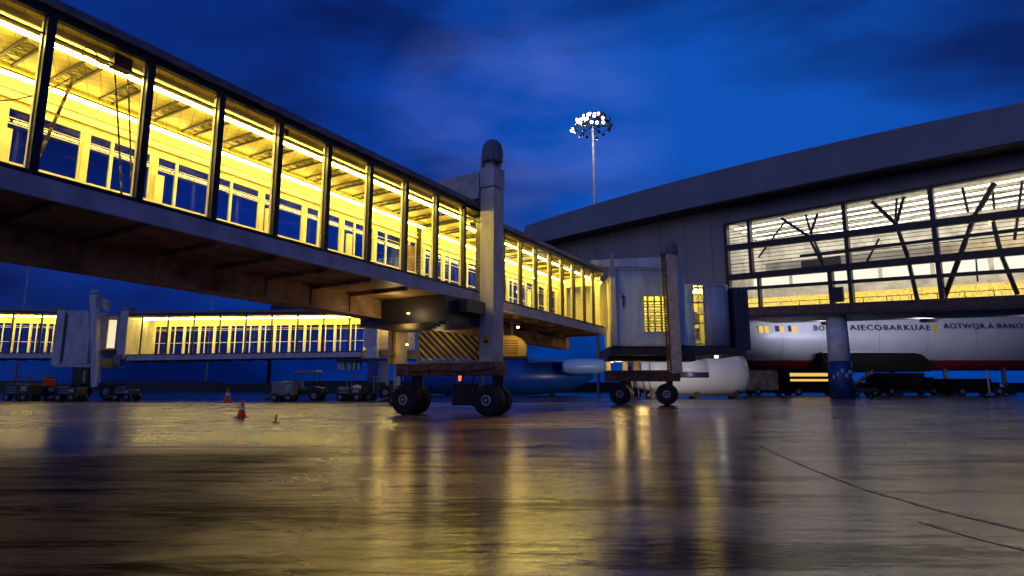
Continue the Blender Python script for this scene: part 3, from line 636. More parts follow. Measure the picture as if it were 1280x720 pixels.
dr.box((xd0-0.03, CY3-0.02, zz0), (xd0+0.04, CY3+0.05, zz1)).box((xd1-0.04, CY3-0.02, zz0), (xd1+0.03, CY3+0.05, zz1)).box(((xd0+xd1)/2-0.02, CY3-0.01, zz0), ((xd0+xd1)/2+0.02, CY3+0.04, zz1))
do = dr.build('door', 'beige', MBR); MB().box((xd0, CY3+0.01, zz0), (xd1, CY3+0.02, zz1)).build('door_glass', 'glass', do)
MB().box((xa3+0.05, CY3+3.2, zz0), (xr3-0.1, CY3+3.3, zz1)).build('cab_lining', 'cream', MBR)
MB().box((xd0-0.3, CY3+1.4, zz1-0.16), (xd1+0.5, CY3+1.5, zz1-0.08)).build('tube', 'tube', MBR)
eq = MB()
for k in range(9):
    x = xa3+0.1+random.random()*1.4; z = zz0+random.random()*(zz1-zz0)*0.7; eq.box((x, CY3+0.5+random.random(), z), (x+0.1+random.random()*0.2, CY3+1.9, z+0.1+random.random()*0.4))
eq.build('control_desk', 'eq_grey', MBR)
# small lit windows low on the control cab
for (a, b, c_, d_) in ((853, 863, 368, 380), (853, 864, 416, 428)):
    x0, x1 = at(a, c_, CY3-0.02)[0], at(b, c_, CY3-0.02)[0]; z1_, z0_ = at(a, c_, CY3-0.02)[2], at(a, d_, CY3-0.02)[2]
    f = MB(); f.box((x0, CY3-0.03, z0_), (x1, CY3-0.004, z0_+0.03)).box((x0, CY3-0.03, z1_-0.03), (x1, CY3-0.004, z1_))
    for k in range(4): f.box((x0+(x1-x0)*k/3-0.015, CY3-0.03, z0_+0.03), (x0+(x1-x0)*k/3+0.015, CY3-0.004, z1_-0.03))
    fo = f.build('window', 'cone_white', MBR); MB().box((x0, CY3-0.01, z0_), (x1, CY3-0.003, z1_)).build('pane', 'pale_blue', fo)
# bellows
bw = MB(); xb0 = at(918, 380, CY3+0.4)[0]
for k in range(7): bw.box((xb0+k*0.1, CY3+0.35-0.05*(k % 2), zz0-0.2), (xb0+k*0.1+0.09, CY3+3.2, zz1-0.02-0.05*(k % 2)))
bw.build('bellows', 'bellows', MBR)
fl = MB(); fl.box((xl-0.3, CY+0.0, zbc-0.50), (xr3+0.2, CY+3.9, zbc-0.12)); fl.box((xl-0.3, CY+1.0, zbc-0.75), (xr3-2, CY+2.2, zbc-0.5)); fl.build('cab_chassis', 'beam', MBR)
area('nacelle_fill', MBR.location, (at(860, 445, 34.6)[0], 34.8, zbc-0.35), 1.6, 0.3, 260, (1, 0.86, 0.74), (radians(80), 0, radians(-8)), MBR)  # added fill lamp that brightens the nacelle
MB().box((at(860, 445, 34.6)[0]-0.8, 34.5, zbc-0.5), (at(860, 445, 34.6)[0]+0.8, 34.7, zbc-0.2)).build('nacelle_fill_housing', 'steel_dark', MBR)  # invented housing around the added nacelle fill lamp
q = at(895, 446, CY3); lm = MB(); lm.lathe((q[0]-0.08, CY3-0.05, q[2]), (q[0]+0.08, CY3-0.05, q[2]), [(0, 0.07), (1, 0.07)], 12); lm.build('floor_lamp', 'lamp_small', MBR)
point('floor_lamp_light', MBR, (q[0], CY3-0.3, q[2]-0.15), 5, (1, 0.85, 0.70), 0.08)

# ------------------------------------------------------------------ service stairs behind first carriage
YS = 25.5
st = empty('service_stairs', (at(565, 455, YS)[0], YS, 0), 'slatted steel service stairs under the long bridge, right of the left lift leg', 'stairs')
zA, zB = at(530, 411, YS)[2], at(600, 452, YS)[2]
x0, x1 = at(522, 430, YS)[0], at(608, 430, YS)[0]
ss = MB()
for k in range(15):
    xs = x0-1.0+k*0.28; xe = xs+1.35
    a_, b__ = (xs, YS, zA), (xe, YS, zB)
    if xs < x0: t = (x0-xs)/1.35; a_ = (x0, YS, zA+(zB-zA)*t)
    if xe > x1: t = (x1-xs)/1.35; b__ = (x1, YS, zA+(zB-zA)*t)
    ss._bar(a_, b__, 0.05, 0.09 if k % 2 else 0.05)
ss.build('slats', 'yellow', st)
M['panel_violet'] = mat('dull_violet_panel', (0.10, 0.09, 0.17), 0.5)
MB().box((x0+0.05, YS+0.12, zB+0.15), (x1-0.05, YS+0.15, zA-0.06)).build('side_panel', 'panel_violet', st)
fr2 = MB(); fr2._bar((x0, YS, zA), (x1, YS, zA), 0.1, 0.1); fr2._bar((x0, YS+0.02, zB), (x1, YS+0.02, zB), 0.1, 0.1); fr2._bar((x1, YS, zA), (x1-0.2, YS, 0), 0.12, 0.12); fr2._bar((x0, YS, zA), (x0+0.1, YS, 0), 0.1, 0.1)
fr2.build('stair_frame', 'eq_grey', st)
tr_ = MB()
for k in range(9): tr_.box((x0+0.2+k*0.25, YS+0.1, 0.3+k*0.22), (x0+0.5+k*0.25, YS+1.0, 0.34+k*0.22))
tr_.build('treads', 'black', st)
# small floodlight that lights this corner, mounted on the leg
q = at(512, 432, 22.0)
MB().box((q[0]-0.03, 21.4, q[2]-0.03), (q[0]+0.03, 21.5, q[2]+0.03)).build('work_light', 'lamp_sodium', MBR)
point('work_light_lamp', MBR, (q[0]+0.1, 21.2, q[2]), 12, (1, 0.62, 0.16), 0.25)
point('work_light_lamp', MBR, (q[0]+0.9, 23.2, q[2]+0.2), 10, (1, 0.75, 0.3), 0.2)

# ------------------------------------------------------------------ FAR BRIDGE on the left (two of them)
YF = 42.0
def far_bridge_tunnel(parent, pxa, pya_t, pya_b, pxb, pyb_t, pyb_b, n, extra=0.0):
    A0, A1 = at(pxa, pya_b, YF), at(pxa, pya_t, YF); B0, B1 = at(pxb, pyb_b, YF), at(pxb, pyb_t, YF)
    Lg = B0[0]-A0[0]; Hh = ((A1[2]-A0[2])+(B1[2]-B0[2]))/2
    def fr(s, w, hh):
        t = s/Lg; z0 = A0[2]+(B0[2]-A0[2])*t; Ht = (A1[2]-A0[2])+((B1[2]-B0[2])-(A1[2]-A0[2]))*t
        return (A0[0]+s, YF+w, z0+hh*Ht/Hh)
    tunnel(parent, fr, 0, Lg, [Lg*(k+0.5)/n for k in range(n)], 0, 3.0, Hh, sill=0.34, far_bay=Lg/n*0.62, girder=False, mw=0.07, grilles=False, tube_r=0.035, top=0.5, tm='tube_far', tube_w=(1.6,))
    return fr, Lg, Hh
b2 = empty('boarding_bridge', (at(120, 500, YF)[0], YF, 0), 'distant boarding bridge at the left edge with grey cab and tall lift mast', 'boarding bridge', 'distant boarding bridges across the apron')
fr2_, lg2, h2_ = far_bridge_tunnel(b2, -190, 386, 440, 66, 392, 441, 7)
def pbox(px0, py0, px1, py1, Y, dep, name, m, parent, bevel=0.0, refY=None):
    x0, z1 = at(px0, (py0+py1)/2, Y)[0], at((px0+px1)/2, py0, Y)[2]; x1, z0 = at(px1, (py0+py1)/2, Y)[0], at((px0+px1)/2, py1, Y)[2]
    return MB().box((x0, Y, z0), (x1, Y+dep, z1)).build(name, m, parent, bevel=bevel)
pbox(67, 387, 78, 457, 41.8, 1.8, 'end_frame', 'steel_grey', b2, 0.03)
pbox(78, 388, 112, 455, 41.9, 1.6, 'cab', 'steel_grey', b2, 0.04)
pbox(67, 455, 116, 459, 41.7, 3.4, 'cab_floor', 'steel_grey', b2)
pbox(79, 392, 80.5, 452, 41.84, 0.05, 'door_seam', 'steel_dark', b2)
pbox(66, 384, 77, 387, 41.8, 1.0, 'roof_equipment', 'eq_grey', b2)
lc = MB(); q0, q1 = at(120, 484, 41.2), at(118, 368, 41.2)
lc._bar(q0, q1, 0.42, 0.42); l_ = lc.build('lift_column', 'cab_pale', b2, bevel=0.02)
MB().lathe((q1[0], q1[1], q1[2]), (q1[0], q1[1], at(118, 362, 41.2)[2]), [(0, 0.28), (0.6, 0.28), (1, 0.12)], 12).build('motor_cover', 'cab_pale', l_)
lk = MB(); lk._bar((q0[0]-0.32, 41.3, q0[2]), (q1[0]-0.30, 41.3, q1[2]-0.4), 0.14, 0.14); lk.build('lift_rail', 'steel_dark', l_)
ar = MB(); x0 = at(122, 380, 41.3)[0]; x1 = at(135, 380, 41.3)[0]
ar.hexa([(x0, 41.3, at(122, 382, 41.3)[2]), (x0, 41.3, at(122, 370, 41.3)[2]), (x0, 41.6, at(122, 382, 41.3)[2]), (x0, 41.6, at(122, 370, 41.3)[2]), (x1, 41.3, at(135, 390, 41.3)[2]), (x1, 41.3, at(135, 376, 41.3)[2]), (x1, 41.6, at(135, 390, 41.3)[2]), (x1, 41.6, at(135, 376, 41.3)[2])])
ar.build('cross_head', 'beige', b2)
pbox(88, 479, 148, 486, 41.2, 0.6, 'carriage_beam', 'black', b2)
for px in (98, 138):
    q = at(px, 495, 41.0); wheel_pair(b2, (q[0], 41.0, 0.55), 0.55, (0.15, 1, 0), 0.4, 0.5, 2)
pbox(90, 459, 110, 480, 41.8, 0.9, 'carriage_leg', 'black', b2)
pbox(104, 463, 106, 480, 41.2, 0.1, 'ladder_rail', 'yellow', b2)

b3 = empty('boarding_bridge', (at(464, 500, YF)[0], YF, 0), 'long horizontal glazed boarding bridge in the distance, below the near bridge', 'boarding bridge', 'distant boarding bridges across the apron')
fr3_, lg3, h3_ = far_bridge_tunnel(b3, 158, 394.5, 443.5, 452, 391, 439, 9)
pbox(148, 388, 158, 449, 41.8, 3.3, 'end_frame', 'steel_grey', b3, 0.03)
pbox(124, 392, 148, 396, 42.0, 3.0, 'cab_roof', 'steel_grey', b3)
pbox(124, 437, 148, 444, 42.0, 3.0, 'cab_floor', 'rust', b3)
pbox(124, 396, 134, 437, 42.1, 0.1, 'cab_side', 'beige', b3)
pbox(145, 396, 148, 437, 42.1, 0.1, 'cab_side', 'steel_grey', b3)
M['blind'] = glow('lit_roller_blind', (1.0, 0.86, 0.50), 0.95)
pbox(135, 400, 144, 435, 42.15, 0.05, 'lit_blind', 'blind', b3)
pbox(124, 396, 148, 437, 44.8, 0.1, 'cab_lining', 'beige', b3)
pbox(141, 443, 150, 456, 41.7, 0.4, 'bracket', 'eq_grey', b3)
pbox(149, 383.5, 162, 388, 41.8, 0.8, 'roof_equipment', 'eq_grey', b3)
pbox(127, 448, 140, 460, 42.2, 0.6, 'junction_box', 'yellow', b3)
pbox(455, 380, 472, 434, 41.4, 0.9, 'lift_column', 'cab_pale', b3, 0.03)
pbox(457, 434, 471, 448, 41.3, 0.8, 'motor_cover', 'cone_white', b3, 0.08)
pbox(459, 448, 470, 486, 41.4, 0.7, 'leg', 'blue_wrap', b3)
pbox(474, 452, 486, 484, 42.4, 0.3, 'leg', 'cab_pale', b3)
pbox(492, 452, 500, 486, 42.4, 0.3, 'leg', 'cab_pale', b3)
pbox(452, 438, 520, 449, 42.0, 2.8, 'floor_deck', 'under', b3)
pbox(472, 436, 520, 439, 41.9, 0.1, 'sill_panel', 'sill', b3)
pbox(472, 394, 520, 398, 41.95, 3, 'roof', 'roof', b3)
for a_, b__ in ((473, 487), (488.5, 500), (501.5, 519)):
    pbox(a_, 398, b__, 436, 42.3, 0.06, 'service_door', 'beige' if a_ != 488.5 else 'cab_pale', b3)
pbox(474, 397, 505, 398.5, 41.85, 0.06, 'tube', 'tube', b3)
for px, wd in ((422, 8), (435, 4), (441, 3), (447, 3)):
    pbox(px, 451, px+wd, 462, 42.2, 0.5, 'junction_box', 'beige', b3)
pbox(420, 448, 458, 452, 42.0, 1.2, 'bracket', 'black', b3)
pbox(448, 478, 480, 486, 41.2, 0.6, 'carriage_beam', 'black', b3)
for px in (452, 484):
    q = at(px, 495, 41.0); wheel_pair(b3, (q[0], 41.0, 0.5), 0.5, (0.15, 1, 0), 0.4, 0.5, 2)

# ------------------------------------------------------------------ TERMINAL
r_ = ray(-63, 482); l_ = hypot(r_[0], r_[1]); FD = (-r_[0]/l_, -r_[1]/l_)      # +u to the right / nearer
P0 = at(1048, 496, 50); FN = (FD[1], -FD[0])                                  # outward normal towards the camera side
if FN[0]*(-P0[0])+FN[1]*(-P0[1]) < 0: FN = (-FN[0], -FN[1])
def TF(u, o, z): return (P0[0]+FD[0]*u+FN[0]*o, P0[1]+FD[1]*u+FN[1]*o, z)
TM = empty('terminal_building', TF(0, 0, 0), 'dark airport terminal with arched roof and brightly lit steel-framed gallery on the right', 'building')
def zl(p, q):                                    # line z(u)
    return lambda u: p[1]+(q[1]-p[1])*(u-p[0])/(q[0]-p[0])
Zg1 = zl((-8.77, 16.04), (13.26, 15.56)); ZA = zl((-8.66, 13.76), (12.95, 12.6)); ZB = zl((-9, 10.95), (12.69, 10.01)); ZB2 = zl((-8.34, 9.8), (12.55, 8.69))
ZA2 = zl((-2.11, 11.98), (12.84, 11.49)); Zg0 = zl((-8.45, 8.01), (12.37, 6.95)); ZM = zl((-8.5, 7.19), (12.29, 6.19))
UL, UR = -8.9, 34.0
def fpt(px, py, off=0.0):
    q = ray(px, py); c = FN[0]*P0[0]+FN[1]*P0[1]+off
    t = c/(q[0]*FN[0]+q[1]*FN[1]); p = (q[0]*t, q[1]*t, EYE+q[2]*t)
    return ((p[0]-P0[0])*FD[0]+(p[1]-P0[1])*FD[1], off, p[2])
def curve(pts, off):
    q = [fpt(x, y, off) for x, y in pts]
    def f(u):                           # least-squares parabola through the measured edge
        return A_[0]+A_[1]*u+A_[2]*u*u
    n = len(q); S = [sum(p[0]**k for p in q) for k in range(5)]; T = [sum(p[2]*p[0]**k for p in q) for k in range(3)]
    m = [[S[0], S[1], S[2], T[0]], [S[1], S[2], S[3], T[1]], [S[2], S[3], S[4], T[2]]]
    for a in range(3):
        pv = m[a][a]; m[a] = [v/pv for v in m[a]]
        for b in range(3):
            if b != a: k = m[b][a]; m[b] = [v-k*w_ for v, w_ in zip(m[b], m[a])]
    A_ = [m[k][3] for k in range(3)]
    return f
roofz_ = curve([(650, 285), (740, 256), (800, 238), (880, 217), (960, 198), (1100, 166), (1280, 127)], 1.6)
def roofz(u): return roofz_(u)+0.2
soffz = curve([(685, 300), (760, 283), (840, 265), (940, 243), (1040, 222), (1160, 198), (1280, 176)], 2.5)
US = [UL-26-0.0+k*2.0 for k in range(int((UR-UL+26)/2)+2)]
# wall: strip above the glazing and the solid part on the left
wa = MB(TF)
for a, b in zip(US[:-1], US[1:]):
    za1, zb1_ = soffz(a)+0.2, soffz(b)+0.2
    if b <= UL: za0, zb0_ = ZM(a), ZM(b)
    elif a < UL: continue
    else: za0, zb0_ = Zg1(a), Zg1(b)
    wa.hexa([(a, -0.3, za0), (a, -0.3, za1), (a, 0, za0), (a, 0, za1), (b, -0.3, zb0_), (b, -0.3, zb1_), (b, 0, zb0_), (b, 0, zb1_)])
ul = [u for u in US if u <= UL][-1]; ug = [u for u in US if u > UL][0]
wa.hexa([(ul, -0.3, ZM(ul)), (ul, -0.3, soffz(ul)+.2), (ul, 0, ZM(ul)), (ul, 0, soffz(ul)+.2), (UL, -0.3, ZM(UL)), (UL, -0.3, soffz(UL)+.2), (UL, 0, ZM(UL)), (UL, 0, soffz(UL)+.2)])
wa.hexa([(UL, -0.3, Zg1(UL)), (UL, -0.3, soffz(UL)+.2), (UL, 0, Zg1(UL)), (UL, 0, soffz(UL)+.2), (ug, -0.3, Zg1(ug)), (ug, -0.3, soffz(ug)+.2), (ug, 0, Zg1(ug)), (ug, 0, soffz(ug)+.2)])
wa.build('wall', 'wall', TM)
sj = MB(TF)
for k in range(9):
    u = UL-1.5-k*2.9; sj.box((u, 0.002, ZM(u)+0.1), (u+0.03, 0.012, soffz(u)))
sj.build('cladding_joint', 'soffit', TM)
OV = 2.5
def strip(name, m, f):                            # f(u) -> list of four (o, z)
    b = MB(TF)
    for a, c in zip(US[:-1], US[1:]):
        p = f(a); q = f(c); b.add([(a, *x) for x in p]+[(c, *x) for x in q], [(i, (i+1) % 4, 4+(i+1) % 4, 4+i) for i in range(4)])
    p = f(US[0]); b.add([(US[0], *x) for x in p], [(0, 1, 2, 3)]); p = f(US[-1]); b.add([(US[-1], *x) for x in p], [(0, 1, 2, 3)])
    return b.build(name, m, TM)
strip('fascia', 'fascia', lambda u: [(OV, soffz(u)-0.0), (OV-0.9, roofz(u)-0.2), (OV-1.2, roofz(u)-0.2), (OV-0.3, soffz(u))])
for u in [UL-22+k*3.6 for k in range(16)]:
    b = MB(TF); b.hexa([(u, OV-0.9, roofz(u)-0.2), (u, OV+0.01, soffz(u)), (u, OV-0.88, roofz(u)-0.19), (u, OV+0.03, soffz(u)), (u+0.025, OV-0.9, roofz(u)-0.2), (u+0.025, OV+0.01, soffz(u)), (u+0.025, OV-0.88, roofz(u)-0.19), (u+0.025, OV+0.03, soffz(u))])
    b.build('fascia_joint', 'wall', TM)
strip('roof', 'fascia', lambda u: [(OV-0.9, roofz(u)-0.2), (OV-2.2, roofz(u)-0.1), (-30, roofz(u)-0.1), (-30, roofz(u)-0.5)])
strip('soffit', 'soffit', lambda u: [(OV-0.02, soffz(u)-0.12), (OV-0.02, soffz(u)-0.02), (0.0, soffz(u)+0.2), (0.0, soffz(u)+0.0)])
# heavy transoms and mullions
def transom(f, th, name='transom', o0=0.02, o1=0.42, m='beam', u0=UL, u1=UR, parent=TM):
    b = MB(TF); b.hexa([(u0, o0, f(u0)-th/2), (u0, o0, f(u0)+th/2), (u0, o1, f(u0)-th/2), (u0, o1, f(u0)+th/2), (u1, o0, f(u1)-th/2), (u1, o0, f(u1)+th/2), (u1, o1, f(u1)-th/2), (u1, o1, f(u1)+th/2)])
    return b.build(name, m, parent)
transom(lambda u: Zg1(u)+0.03, 0.22); transom(ZA, 0.55); transom(ZB, 0.55); transom(ZB2, 0.28, o1=0.25); transom(ZA2, 0.24, o1=0.25, u0=-2.1)
transom(lambda u: (Zg0(u)+ZM(u))/2, 0.85, name='edge_beam', o0=-0.3, o1=0.5, m='rust'); transom(lambda u: ZM(u)+0.0, 0.22, name='edge_beam', o0=-0.35, o1=0.6)
def fmul(u, z0, z1, wd=0.28, o0=-0.22, o1=0.3): MB(TF).box((u-wd/2, o0, z0), (u+wd/2, o1, z1)).build('mullion', 'beam', TM)
fmul(UL+0.1, ZM(UL), Zg1(UL), 0.32); fmul(-6.5, ZB(-6.5), Zg1(-6.5), 0.28); fmul(-5.9, Zg0(-6), ZB(-6), 0.2); fmul(1.69, Zg0(1.7), Zg1(1.7), 0.30); fmul(0.2, Zg0(0), ZB(0), 0.35)
fmul(7.77, Zg0(7.7), Zg1(7.7), 0.33); fmul(15.5, Zg0(15), Zg1(15), 0.33); fmul(23, Zg0(23), Zg1(23), 0.33)
MB(TF).box((0.4, 0.3, Zg0(0)+0.1), (1.2, 0.6, Zg0(0)+1.3)).build('junction_box', 'beam', TM)
# glass
for i, (a, b) in enumerate(((UL+.2, -6.6), (-6.4, 1.5), (1.9, 7.6), (7.95, 15.3), (15.7, 22.8), (23.2, UR))):
    for f0, f1 in ((Zg0, ZB), (ZB, ZA), (ZA, Zg1)):
        g = MB(TF); g.hexa([(a, -0.02, f0(a)), (a, -0.02, f1(a)), (a, 0.0, f0(a)), (a, 0.0, f1(a)), (b, -0.02, f0(b)), (b, -0.02, f1(b)), (b, 0.0, f0(b)), (b, 0.0, f1(b))]); g.build('window_pane', 'glass', TM)
# diagonal struts
def fpt(px, py, off=0.0):
    q = ray(px, py); c = FN[0]*P0[0]+FN[1]*P0[1]+off
    t = c/(q[0]*FN[0]+q[1]*FN[1]); p = (q[0]*t, q[1]*t, EYE+q[2]*t)
    return ((p[0]-P0[0])*FD[0]+(p[1]-P0[1])*FD[1], off, p[2])
for pts, r, off in (([(977, 273), (1010, 295), (1030, 333)], 0.13, -0.5), ([(982, 276), (948, 322)], 0.09, -0.7), ([(1007, 268), (1014, 292), (1031, 331)], 0.10, -0.9), ([(1022, 267), (1013, 292)], 0.12, -0.6),
                    ([(1090, 252), (1120, 280), (1134, 319), (1147, 376)], 0.16, -0.5), ([(1130, 246), (1120, 280)], 0.13, -0.7), ([(1121, 248), (1119, 278)], 0.1, -0.9), ([(1099, 298), (1083, 328)], 0.09, -0.9),
                    ([(1243, 229), (1218, 271), (1179, 376)], 0.19, -0.35), ([(1203, 235), (1210, 265)], 0.1, -0.6), ([(1241, 277), (1252, 320), (1272, 368)], 0.15, -0.5), ([(1240, 230), (1243, 262)], 0.09, -0.8),
                    ([(1278, 225), (1268, 300)], 0.1, -0.9), ([(1320, 214), (1300, 290), (1285, 365)], 0.16, -0.6), ([(1220, 322), (1222, 352)], 0.06, -1)):
    b = MB(TF)
    for p, q in zip(pts[:-1], pts[1:]): b.tube(fpt(*p, off), fpt(*q, off), r, n=10)
    b.build('strut', 'beam', TM)
# gallery interior: back wall, floor, louvred ceiling, luminous panels, yellow-lit frieze
DP = 9.0
M['gal_wall'] = mat('gallery_back_wall', (0.70, 0.66, 0.60), 0.5, var=0.18, scale=0.9)
M['gal_ceil'] = mat('gallery_louvres', (0.72, 0.68, 0.60), 0.35, var=0.25, scale=2.5, streak=(1, 1, 6))
M['gal_dark'] = mat('gallery_shadow_gap', (0.05, 0.045, 0.04), 0.6)
M['gal_panel'] = glow('luminous_clerestory_panel', (1.0, 0.88, 0.70), 1.25)
M['gal_tube'] = glow('gallery_light_strip', (1.0, 0.90, 0.74), 8)
b = MB(TF); b.hexa([(UL, -DP-0.2, Zg0(UL)-0.6), (UL, -DP-0.2, 18), (UL, -DP, Zg0(UL)-0.6), (UL, -DP, 18), (UR, -DP-0.2, Zg0(UR)-0.6), (UR, -DP-0.2, 18), (UR, -DP, Zg0(UR)-0.6), (UR, -DP, 18)]); b.box((UL-0.3, -DP, Zg0(UL)-0.6), (UL-0.02, -0.3, 18)); b.build('back_wall', 'gal_wall', TM)
b = MB(TF); b.hexa([(UL, -DP, ZM(UL)+0.1), (UL, -DP, ZM(UL)+0.3), (UL, -0.3, ZM(UL)+0.1), (UL, -0.3, ZM(UL)+0.3), (UR, -DP, ZM(UR)+0.1), (UR, -DP, ZM(UR)+0.3), (UR, -0.3, ZM(UR)+0.1), (UR, -0.3, ZM(UR)+0.3)]); b.build('gallery_floor', 'beam', TM)
# sloping ceiling of louvres: rises away from the glass
nl = 22
for k in range(nl):
    t = k/nl; o = -0.6-t*(DP-0.8); dz = 0.55+0*t
    b = MB(TF); b.hexa([(UL, o-0.30, Zg1(UL)+dz), (UL, o-0.30, Zg1(UL)+dz+0.05), (UL, o, Zg1(UL)+dz-0.16), (UL, o, Zg1(UL)+dz-0.11), (UR, o-0.30, Zg1(UR)+dz), (UR, o-0.30, Zg1(UR)+dz+0.05), (UR, o, Zg1(UR)+dz-0.16), (UR, o, Zg1(UR)+dz-0.11)]); b.build('ceiling_louvre', 'gal_ceil', TM)
b = MB(TF); b.hexa([(UL, -DP, Zg1(UL)+0.75), (UL, -DP, Zg1(UL)+0.95), (UL, -0.3, Zg1(UL)+0.75), (UL, -0.3, Zg1(UL)+0.95), (UR, -DP, Zg1(UR)+0.75), (UR, -DP, Zg1(UR)+0.95), (UR, -0.3, Zg1(UR)+0.75), (UR, -0.3, Zg1(UR)+0.95)]); b.build('gallery_ceiling', 'gal_dark', TM)
TM['label'] = TM['label']
for o in (-1.3, -2.8, -4.3, -5.8, -7.3):
    lt = MB(TF); zz = -0.12+o*0.06
    lt.hexa([(UL+.3, o-0.17, Zg1(UL)+zz), (UL+.3, o-0.17, Zg1(UL)+zz+0.04), (UL+.3, o+0.17, Zg1(UL)+zz), (UL+.3, o+0.17, Zg1(UL)+zz+0.04), (UR-1, o-0.17, Zg1(UR)+zz), (UR-1, o-0.17, Zg1(UR)+zz+0.04), (UR-1, o+0.17, Zg1(UR)+zz), (UR-1, o+0.17, Zg1(UR)+zz+0.04)])
    lt.build('light_strip', 'gal_tube', TM)
for f0, f1 in ((ZA, Zg1), (ZB, ZA)):
    for k in range(1, 8):
        t = k/8; b = MB(TF); h0 = f0(UL)+(f1(UL)-f0(UL))*t; h1 = f0(UR)+(f1(UR)-f0(UR))*t; th = 0.03 if k % 4 else 0.07
        b.hexa([(UL, -0.55, h0-th), (UL, -0.55, h0), (UL, -0.45, h0-th), (UL, -0.45, h0), (UR, -0.55, h1-th), (UR, -0.55, h1), (UR, -0.45, h1-th), (UR, -0.45, h1)]); b.build('sun_louvre', 'gal_dark', TM)
# suspended walkway / bulkhead slab half-way (dark patches) and its rail
b = MB(TF); b.hexa([(-7, -4.0, ZB(-7)+0.7), (-7, -4.0, ZB(-7)+1.75), (-7, -3.8, ZB(-7)+0.7), (-7, -3.8, ZB(-7)+1.75), (UR, -4.0, ZB(UR)+0.7), (UR, -4.0, ZB(UR)+1.9), (UR, -3.8, ZB(UR)+0.7), (UR, -3.8, ZB(UR)+1.9)]); b.build('bulkhead', 'gal_wall', TM)
MB(TF).box((-3.6, -3.78, 11.1), (-0.2, -3.7, 12.3)).build('display_board', 'gal_dark', TM)
# luminous clerestory panels on the back wall
u = -8.4
while u < UR-1:
    wdt = 3.4; b = MB(TF)
    b.hexa([(u, -4.2, ZB(u)-0.55), (u, -4.2, ZB(u)+0.75), (u, -4.1, ZB(u)-0.55), (u, -4.1, ZB(u)+0.75), (u+wdt, -4.2, ZB(u+wdt)-0.55), (u+wdt, -4.2, ZB(u+wdt)+0.75), (u+wdt, -4.1, ZB(u+wdt)-0.55), (u+wdt, -4.1, ZB(u+wdt)+0.75)])
    b.build('luminous_panel', 'gal_panel', TM); u += 3.75
# yellow-lit frieze: speckled panel
def frieze_mat():
    m = bpy.data.materials.new('backlit_yellow_frieze'); m.use_nodes = True; t = m.node_tree; b = t.nodes['Principled BSDF']
    g = t.nodes.new('ShaderNodeNewGeometry'); mp = t.nodes.new('ShaderNodeMapping'); mp.inputs['Scale'].default_value = (9, 9, 6); mp.inputs['Rotation'].default_value = (0.5, 0.3, 0.2)
    n = t.nodes.new('ShaderNodeTexNoise'); n.inputs['Scale'].default_value = 0.9; n.inputs['Detail'].default_value = 9; n.inputs['Roughness'].default_value = 0.7; r = t.nodes.new('ShaderNodeValToRGB')
    t.links.new(g.outputs['Position'], mp.inputs[0]); t.links.new(mp.outputs[0], n.inputs['Vector']); t.links.new(n.outputs['Fac'], r.inputs[0])
    r.color_ramp.elements[0].position = 0.36; r.color_ramp.elements[0].color = (0.42, 0.24, 0.03, 1); r.color_ramp.elements[1].position = 0.62; r.color_ramp.elements[1].color = (1.0, 0.72, 0.14, 1)
    t.links.new(r.outputs[0], b.inputs['Base Color']); t.links.new(r.outputs[0], b.inputs['Emission Color']); b.inputs['Emission Strength'].default_value = 1.5
    return m
M['frieze'] = frieze_mat()
b = MB(TF); b.hexa([(UL, -1.6, Zg0(UL)-0.2), (UL, -1.6, Zg0(UL)+1.0), (UL, -1.5, Zg0(UL)-0.2), (UL, -1.5, Zg0(UL)+1.0), (UR, -1.6, Zg0(UR)-0.2), (UR, -1.6, Zg0(UR)+1.5), (UR, -1.5, Zg0(UR)-0.2), (UR, -1.5, Zg0(UR)+1.5)]); b.build('lit_frieze', 'frieze', TM)
br_ = MB(TF); br_.bar((UL, -1.2, Zg0(UL)+0.55), (UR, -1.2, Zg0(UR)+0.75), 0.05)
u = UL+0.8
while u < UR: br_.bar((u, -1.2, Zg0(u)-0.1), (u, -1.2, Zg0(u)+0.6), 0.04); u += 1.7
br_.build('balustrade', 'gal_dark', TM)
# warm lamp hanging inside
q = fpt(1240, 279, -0.6); b = MB(TF); qq = TF(*q); b.lathe((qq[0], qq[1], qq[2]-0.18), (qq[0], qq[1], qq[2]+0.18), [(0, 0.05), (0.2, 0.16), (0.5, 0.2), (0.8, 0.16), (1, 0.05)], 14); b.build('globe_lamp', M['lamp_sodium'], TM)
point('globe_lamp_light', TM, (qq[0]+FN[0]*-0.4, qq[1]+FN[1]*-0.4, qq[2]-0.3), 250, (1, 0.72, 0.32), 0.15)
# columns
for i, u in enumerate((0.0, -21.0, 14.5, 27.0)):
    c = TF(u, -0.9, 0); cl_ = MB(); cl_.lathe((c[0], c[1], 2.95), (c[0], c[1], ZM(u)+0.05), [(0, 0.84), (1, 0.78)], 24); cp = cl_.build('column', 'concrete_col', TM)
    cl_ = MB(); cl_.lathe((c[0], c[1], 0), (c[0], c[1], 2.95), [(0, 0.90), (1, 0.87)], 24); cl_.build('column_wrap', 'blue_wrap', cp)
    gm = MB()
    for k in range(7):
        a = -pi/2+(k-3)*0.35; z = 1.5+0.5*((k*37) % 5)/4
        gm.box((c[0]+0.89*cos(a)-0.12, c[1]+0.89*sin(a)-0.02, z), (c[0]+0.89*cos(a)+0.12, c[1]+0.89*sin(a)+0.02, z+0.3))
    gm.build('wrap_graphic', 'pale_blue', cp)
